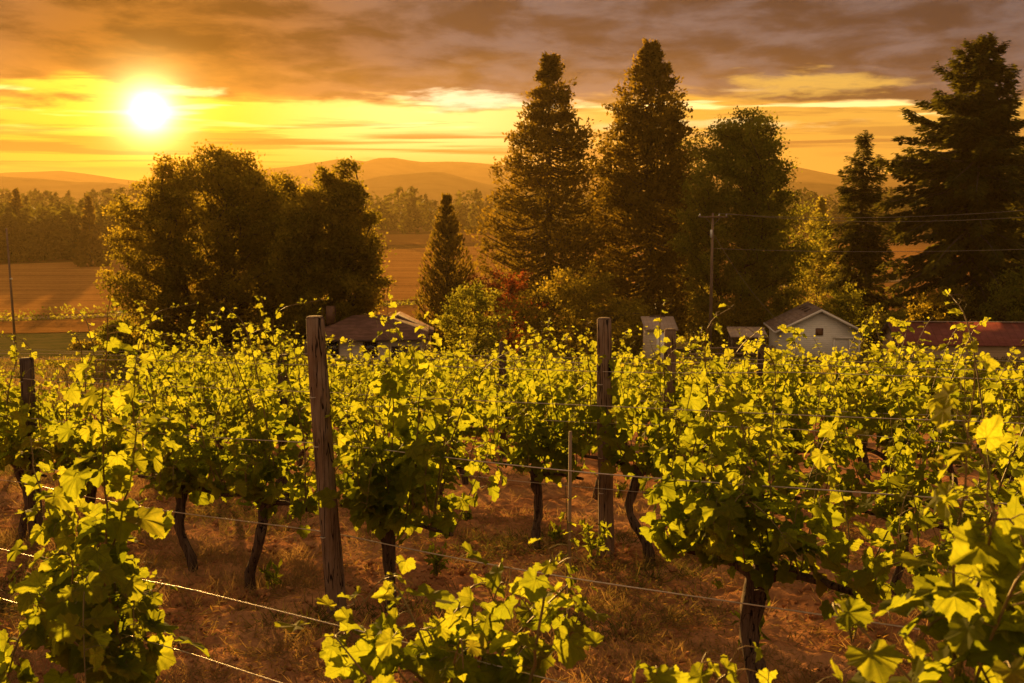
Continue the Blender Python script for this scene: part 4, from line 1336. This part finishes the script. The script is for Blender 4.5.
for x, lab, lean, kw in ROW1:
    a = dict(n_shoots=14, head=0.64, top=(1.0, 1.55), trunk_lean=lean, stray=4)
    a.update(kw)
    seat(grape_vine(2, **a), 1, x, lab)

# young staked plant filling the gap in the second row
root = empty('young_vine', (0, 0, 0))
cn, bag = MB(), LeafBag()
for P in ([(0.02, 0, -0.05), (0.0, 0.02, 0.3), (0.03, 0, 0.7), (0.01, 0, 1.02)], [(0.0, 0, 0.1), (0.1, 0, 0.3), (0.16, 0.02, 0.5)]):
    P = spline(P, 14)
    cn.tube(P, np.linspace(0.007, 0.0018, 14), 5, cap=False)
    shoot_leaves(bag, cn, P, 2, 0.075, node=0.07, lateral=0.8)
cn.build('cane', M['cane'], root, True)
bag.build(root, M['vine_leaf'], True)
seat(root, 1, 0.27, 'slender young vine climbing a thin stake in the gap of the row')
m = MB(); m.tube([(0.03, 0.02, -0.15), (0.035, 0.02, 1.28)], [0.011, 0.009], 6)
o = m.build('vine_stake', M['stake'], None, True)
p = row_pt(1, 0.27); o.location = p
tag(o, 'thin wooden stake holding up the slender young vine', 'stake')

# rows behind: eight vines, copied along each row ------------------------------
LAB = {2: ('vine in the third row from the camera, beyond the tall leaning post', 'vines of the third row'),
       3: ('vine in the fourth row from the camera, leaves small and sunlit', 'vines of the fourth row'),
       4: ('vine in the fifth row from the camera, a sunlit mound of small leaves', 'vines of the fifth row'),
       5: ('vine in the sixth row from the camera, two rows from the back', 'vines of the sixth row'),
       6: ('vine in the seventh row, the one before the last', 'vines of the seventh row'),
       7: ('vine in the last row, tips against the houses and trees', 'vines of the last row')}
PROTOS = []
for q in range(4):
    PROTOS.append(grape_vine(True, 12 + q % 3, 0.60 + 0.04 * (q % 3), (0.95 + 0.05 * (q % 2), 1.45 + 0.06 * (q % 3)), petiole=False, stray=3 + q % 2))
FARP = []
for q in range(6):
    FARP.append(grape_vine(False, 11 + q % 3, 0.60 + 0.03 * (q % 3), (0.92, 1.34 + 0.06 * (q % 3)), size=0.10, stray=1 + q % 3))
used = set()
LEFT_END = {2: -9.5, 3: -5.9, 4: -6.9, 5: -8.0, 6: -9.4, 7: -10.6}
for k in range(2, 8):
    c = row_c(k)
    x = max(-0.50 * c / (1 - 0.41), LEFT_END[k] )
    xe = 0.50 * c / 1.41
    pool = PROTOS if k <= 3 else FARP
    while x < xe:
        x += 0.80 * RNG.uniform(0.88, 1.12)
        if k > 4 and RNG.random() < 0.03: continue
        pr = pool[RNG.integers(len(pool))]
        o = pr if id(pr) not in used else copy_tree(pr)
        used.add(id(pr))
        seat(o, k, x, LAB[k][0], RNG.random() < 0.5, RNG.uniform(0.84, 1.14) * (1.08 if x > 0.31 * (c - 0.82 * x) and k > 3 else 1) * (0.8 if k == 2 and x < -4.6 else 1), LAB[k][1])

# posts -----------------------------------------------------------------------
def post(k, x, h, r, mat, label, lean=(0, 0), notch=True):
    p = row_pt(k, x)
    m = MB()
    n = 12
    t = np.linspace(0, 1, n)
    P = np.stack([lean[0] * (t - 0) + 0.004 * np.sin(t * 7), lean[1] * t, -0.35 + (h + 0.35) * t], 1)
    m.tube(P, r * (1.03 - 0.10 * t + 0.02 * np.sin(t * 11)), 14, rough=0.05)
    m.tube([P[-1], P[-1] + (0, 0, 0.012)], [r * 0.90, r * 0.74], 14)
    root = empty('vineyard_post', p)
    m.build('post', mat, root, True)
    s = MB()
    for z in (0.56, 0.84, 1.12, 1.42):
        if z < h - 0.1:
            q = np.array((lean[0] * (z + 0.35) / (h + 0.35), lean[1] * (z + 0.35) / (h + 0.35), z))
            a = q - ROWN * (r * 1.01)
            s.tube([a - ROWDIR * 0.02 + ROWN * 0.015, a - ROWDIR * 0.012 - ROWN * 0.012, a + ROWDIR * 0.012 - ROWN * 0.012, a + ROWDIR * 0.02 + ROWN * 0.015], 0.003, 4)
    if s.v: s.build('staple', M['wire'], root)
    tag(root, label, 'post', 'vineyard posts')
    return root
post(0.95, -1.06, 1.89, 0.061, M['post_wood'], 'tall weathered leaning post in the second row, bare soil at its foot', (-0.12, 0.03))
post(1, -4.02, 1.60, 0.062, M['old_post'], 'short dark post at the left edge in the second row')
post(2, 0.75, 1.92, 0.062, M['post_wood'], 'weathered post rising clear of the leaves in the third row', (-0.04, 0.02))
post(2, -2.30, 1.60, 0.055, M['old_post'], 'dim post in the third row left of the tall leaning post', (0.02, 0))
post(3, 1.60, 1.86, 0.066, M['post_wood'], 'post in the fourth row in front of the little grey shed', (-0.02, 0))
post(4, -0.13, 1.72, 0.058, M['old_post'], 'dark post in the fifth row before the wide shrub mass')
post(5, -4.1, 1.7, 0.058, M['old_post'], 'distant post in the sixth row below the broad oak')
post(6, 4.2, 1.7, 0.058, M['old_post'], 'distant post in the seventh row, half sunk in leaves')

# wires -----------------------------------------------------------------------
def wire(k, z, x0, x1, label, r=0.0022, sag=0.02, off=0.0):
    xs = np.linspace(x0, x1, 60)
    P = np.array([row_pt(k, x) for x in xs])
    P[:, 2] = np.interp(xs, [x0, x1], [P[0, 2], P[-1, 2]]) + z
    P[:, 2] += -sag * np.abs(np.sin((xs + 1.06) / 3.0 * math.pi)) + 0.006 * np.sin(xs * 2.3 + z * 9)
    P -= ROWN * off
    m = MB(); m.tube(P, r, 5)
    o = m.build('trellis_wire', M['wire'], None, True)
    tag(o, label, 'wire', 'trellis wires')
wire(0, 0.94, -3.4, 1.6, 'upper slack wire of the front row slanting past the left front vine', 0.0018)
wire(0, 0.72, -3.4, 1.6, 'lowest wire of the front row, crossing the bottom left corner', 0.0018)
wire(1, 1.12, -8, 2.8, 'upper wire of the second row crossing the tall leaning post', 0.0034, off=0.07)
wire(1, 0.56, -8, 2.8, 'lower bright wire of the second row sagging across the tall leaning post', 0.0040, 0.03, off=0.07)
wire(1, 1.45, -8, 2.8, 'top wire of the second row among the shoot tips', 0.0018, off=0.05)
for k, nm in ((2, 'third'), (3, 'fourth'), (4, 'fifth')):
    for z, zz in ((0.62, 'low'), (1.15, 'middle'), (1.55, 'top')):
        wire(k, z, max(-0.5 * row_c(k) / 0.59, -14), 0.36 * row_c(k), '%s wire of the %s row behind the leaves' % (zz, nm), 0.0026, 0.03, off=0.06)

# weeds and dry grass ---------------------------------------------------------
def weed(x, y, h, label, n=60, mat='vine_leaf_far', group=None):
    root = empty('weed', (x, y, gz(x, y)))
    tag(root, label, 'weed', group)
    st = MB(); bag = LeafBag()
    for q in range(7):
        a = RNG.uniform(0, 6.28); L = h * RNG.uniform(0.6, 1.0)
        P = spline([(0, 0, 0), (math.cos(a) * L * 0.15, math.sin(a) * L * 0.15, L * 0.6), (math.cos(a) * L * 0.3, math.sin(a) * L * 0.3, L)], 8)
        st.tube(P, np.linspace(0.004, 0.0012, 8), 4, cap=False)
        m = n // 7
        t = RNG.uniform(0.2, 1, m)
        pos = np.stack([np.interp(t, np.linspace(0, 1, 8), P[:, i]) for i in range(3)], 1)
        L2 = RNG.uniform(0.05, 0.09, m)
        V, F = diamonds(pos, rand_unit(m) + np.array((0, 0, 0.35)), rand_unit(m), L2, L2 * 0.35)
        bag.add(V, [F], tones(m, 4, 0.1, 0.6), np.zeros((len(V), 2)))
    st.build('stem', M['cane'], root)
    bag.build(root, M[mat], False)
weed(1.95, 6.25, 0.42, 'leafy green weed on the soil right of the stout dark vine', 110)
weed(1.30, 5.9, 0.30, 'low green weed close behind the stout dark vine', 80)
weed(-0.55, 8.0, 0.28, 'green weed clump on the soil behind the tall leaning post', 80)
weed(0.62, 8.35, 0.40, 'dark weed at the foot of the third row post', 100)

for q in range(16):
    k_ = int(RNG.integers(1, 4)); x_ = RNG.uniform(-0.5, 0.3) * row_c(k_) * 0.9
    y_ = row_c(k_) - 0.82 * x_ + RNG.normal() * 0.5
    weed(x_, y_, RNG.uniform(0.12, 0.26), 'small green weed sprouting from the soil between the vine rows', 56, group='small weeds in the vineyard soil')

def dry_grass():
    n = 52000
    c = RNG.uniform(-1.6, 8.0, n)                          # row coordinate
    u = RNG.uniform(-9, 9, n)
    Y_ = np.empty(n); 
    rowf = RNG.uniform(-0.8, 3.6, n)
    cc = row_c(0) + 3.29 * rowf
    X = RNG.uniform(-0.9, 0.55, n) * cc
    Y_ = cc - 0.82 * X
    dens = VN.fbm(X * 1.7 + 3, Y_ * 1.7, 3)
    near = np.abs(rowf - np.round(rowf))
    keep = (dens + 0.22 * (0.5 - near) > 0.56 + 0.10 * RNG.random(n)) | (RNG.random(n) < 0.10)
    keep &= (Y_ > 2.0) & (Y_ < 20)
    X, Y_, dens = X[keep], Y_[keep], dens[keep]
    n = len(X)
    k = 5
    X = np.repeat(X, k) + RNG.normal(0, 0.02, n * k); Y_ = np.repeat(Y_, k) + RNG.normal(0, 0.02, n * k)
    n = len(X)
    P = np.stack([X, Y_, terrain(X, Y_) - 0.02 + 0.05 * (0.5 + 0.5 * np.cos(2 * np.pi * (Y_ + 0.82 * X - 6.03) / 3.29))], 1)
    ax = rand_unit(n) * np.array((1, 1, 0.3)) * 0.9 + np.array((0, 0, 1)) * RNG.uniform(0.05, 0.9, (n, 1))
    L = RNG.uniform(0.05, 0.19, n)
    V, F = diamonds(P, ax, rand_unit(n), L, 0.0055, RNG.uniform(-0.1, 0.1))
    gr = np.clip(VN.fbm(X * 0.9 + 90, Y_ * 0.9, 3) * 4.0 - 1.75, 0, 1)      # greener in patches
    tn = np.clip(1.0 - gr * 0.9 + RNG.normal(0, 0.15, n), 0, 1)
    t2 = np.repeat(np.stack([tn, np.zeros(n)], 1), 4, axis=0)
    o = mk('dry_grass', V, F, M['grass'], col=t2)
    tag(o, 'straw coloured dry grass scattered over the vineyard soil', 'grass', kind='stuff')
dry_grass()

def clods():
    n = 7000
    cc = row_c(0) + 3.29 * RNG.uniform(-0.6, 2.2, n)
    X = RNG.uniform(-0.8, 0.48, n) * cc
    Y_ = cc - 0.82 * X
    keep = (Y_ > 2.6) & (Y_ < 12) & (VN.fbm(X * 1.3 + 20, Y_ * 1.3, 3) > 0.46)
    X, Y_ = X[keep], Y_[keep]; n = len(X)
    s = RNG.uniform(0.007, 0.020, n) * (1 + 1.2 * (RNG.random(n) < 0.08))
    C = np.stack([X, Y_, terrain(X, Y_) + 0.03 + 0.04 * (0.5 + 0.5 * np.cos(2 * np.pi * (Y_ + 0.82 * X - 6.03) / 3.29)) + RNG.normal(0, 0.012, n)], 1)
    d = np.array([(1, 0, 0), (0, 1, 0), (-1, 0, 0), (0, -1, 0), (0.1, 0.1, 0.8), (-0.1, 0, -0.8)], float)
    V = C[:, None] + s[:, None, None] * (d[None] * RNG.uniform(0.6, 1.5, (n, 6, 1)) + RNG.normal(size=(n, 6, 3)) * 0.25)
    f = np.array([(0, 1, 4), (1, 2, 4), (2, 3, 4), (3, 0, 4), (1, 0, 5), (2, 1, 5), (3, 2, 5), (0, 3, 5)])
    F = (f[None] + (np.arange(n) * 6)[:, None, None]).reshape(-1, 3)
    tag(mk('soil_clods', V.reshape(-1, 3), F, M['ground']), 'small crumbled clods of red brown soil', 'soil clods', kind='stuff')
clods()

def litter():
    n = 90000
    cc = row_c(0) + 3.29 * RNG.uniform(-0.8, 2.6, n)
    X = RNG.uniform(-0.85, 0.5, n) * cc
    Y_ = cc - 0.82 * X
    keep = (Y_ > 2.5) & (Y_ < 13) & (VN.fbm(X * 2.1 + 60, Y_ * 2.1, 3) > 0.40 + 0.2 * RNG.random(n))
    X, Y_ = X[keep], Y_[keep]; n = len(X)
    P = np.stack([X, Y_, terrain(X, Y_) + 0.035 + 0.04 * (0.5 + 0.5 * np.cos(2 * np.pi * (Y_ + 0.82 * X - 6.03) / 3.29)) + RNG.normal(0, 0.02, n)], 1)
    ax = rand_unit(n) * np.array((1, 1, 0.25))
    L = RNG.uniform(0.02, 0.085, n)
    V, F = diamonds(P, ax, np.array((0, 0, 1.0)) + RNG.normal(size=(n, 3)) * 0.4, L, RNG.uniform(0.004, 0.012, n), 0.05)
    tn = np.clip(RNG.normal(0.75, 0.25, n), 0, 1)
    dr = np.where(RNG.random(n) < 0.4, 1.0, 0.0)
    tag(mk('straw_litter', V, F, M['grass'], col=np.repeat(np.stack([tn, dr], 1), 4, axis=0)), 'chopped straw and dead leaf litter lying on the soil', 'litter', kind='stuff')
litter()

def meadow():
    n = 60000
    Y_ = 27 + 60 * RNG.random(n) ** 1.3
    X = RNG.uniform(-0.55, 0.55, n) * Y_
    P = np.stack([X, Y_, terrain(X, Y_) + 0.02], 1)
    ax = rand_unit(n) * 0.5 + np.array((0, 0, 1.0))
    L = RNG.uniform(0.12, 0.42, n) * (0.5 + VN.fbm(X * 0.25, Y_ * 0.25, 3))
    V, F = diamonds(P, ax, rand_unit(n), L, L * 0.12)
    tn = np.clip(VN.fbm(X * 0.2 + 50, Y_ * 0.2, 3) * 1.6 - 0.4 + RNG.normal(0, 0.15, n), 0, 1)
    t2 = np.repeat(np.stack([tn, np.zeros(n)], 1), 4, axis=0)
    tag(mk('meadow_grass', V, F, M['grass'], col=t2), 'rough grass on the slope between the vines and the houses', 'grass', kind='stuff')
meadow()

# ------------------------------------------------------------------ evening haze
def haze():
    m = bpy.data.materials.new('haze')
    m.use_nodes = True
    t = NT(m.node_tree); t.n.clear()
    out = t.node('ShaderNodeOutputMaterial')
    v = t.node('ShaderNodeVolumePrincipled')
    v.inputs['Color'].default_value = (0.46, 0.31, 0.12, 1)
    v.inputs['Density'].default_value = HAZE_DENSITY
    v.inputs['Anisotropy'].default_value = HAZE_ANISO
    t.l.new(v.outputs[0], out.inputs['Volume'])

    b = MB(); b.box((-7400, -60, VALLEY - 12), (7400, 9400, 125))
    o = b.build('haze', m)
    tag(o, 'thin golden evening haze filling the valley air', 'haze', kind='stuff')
haze()
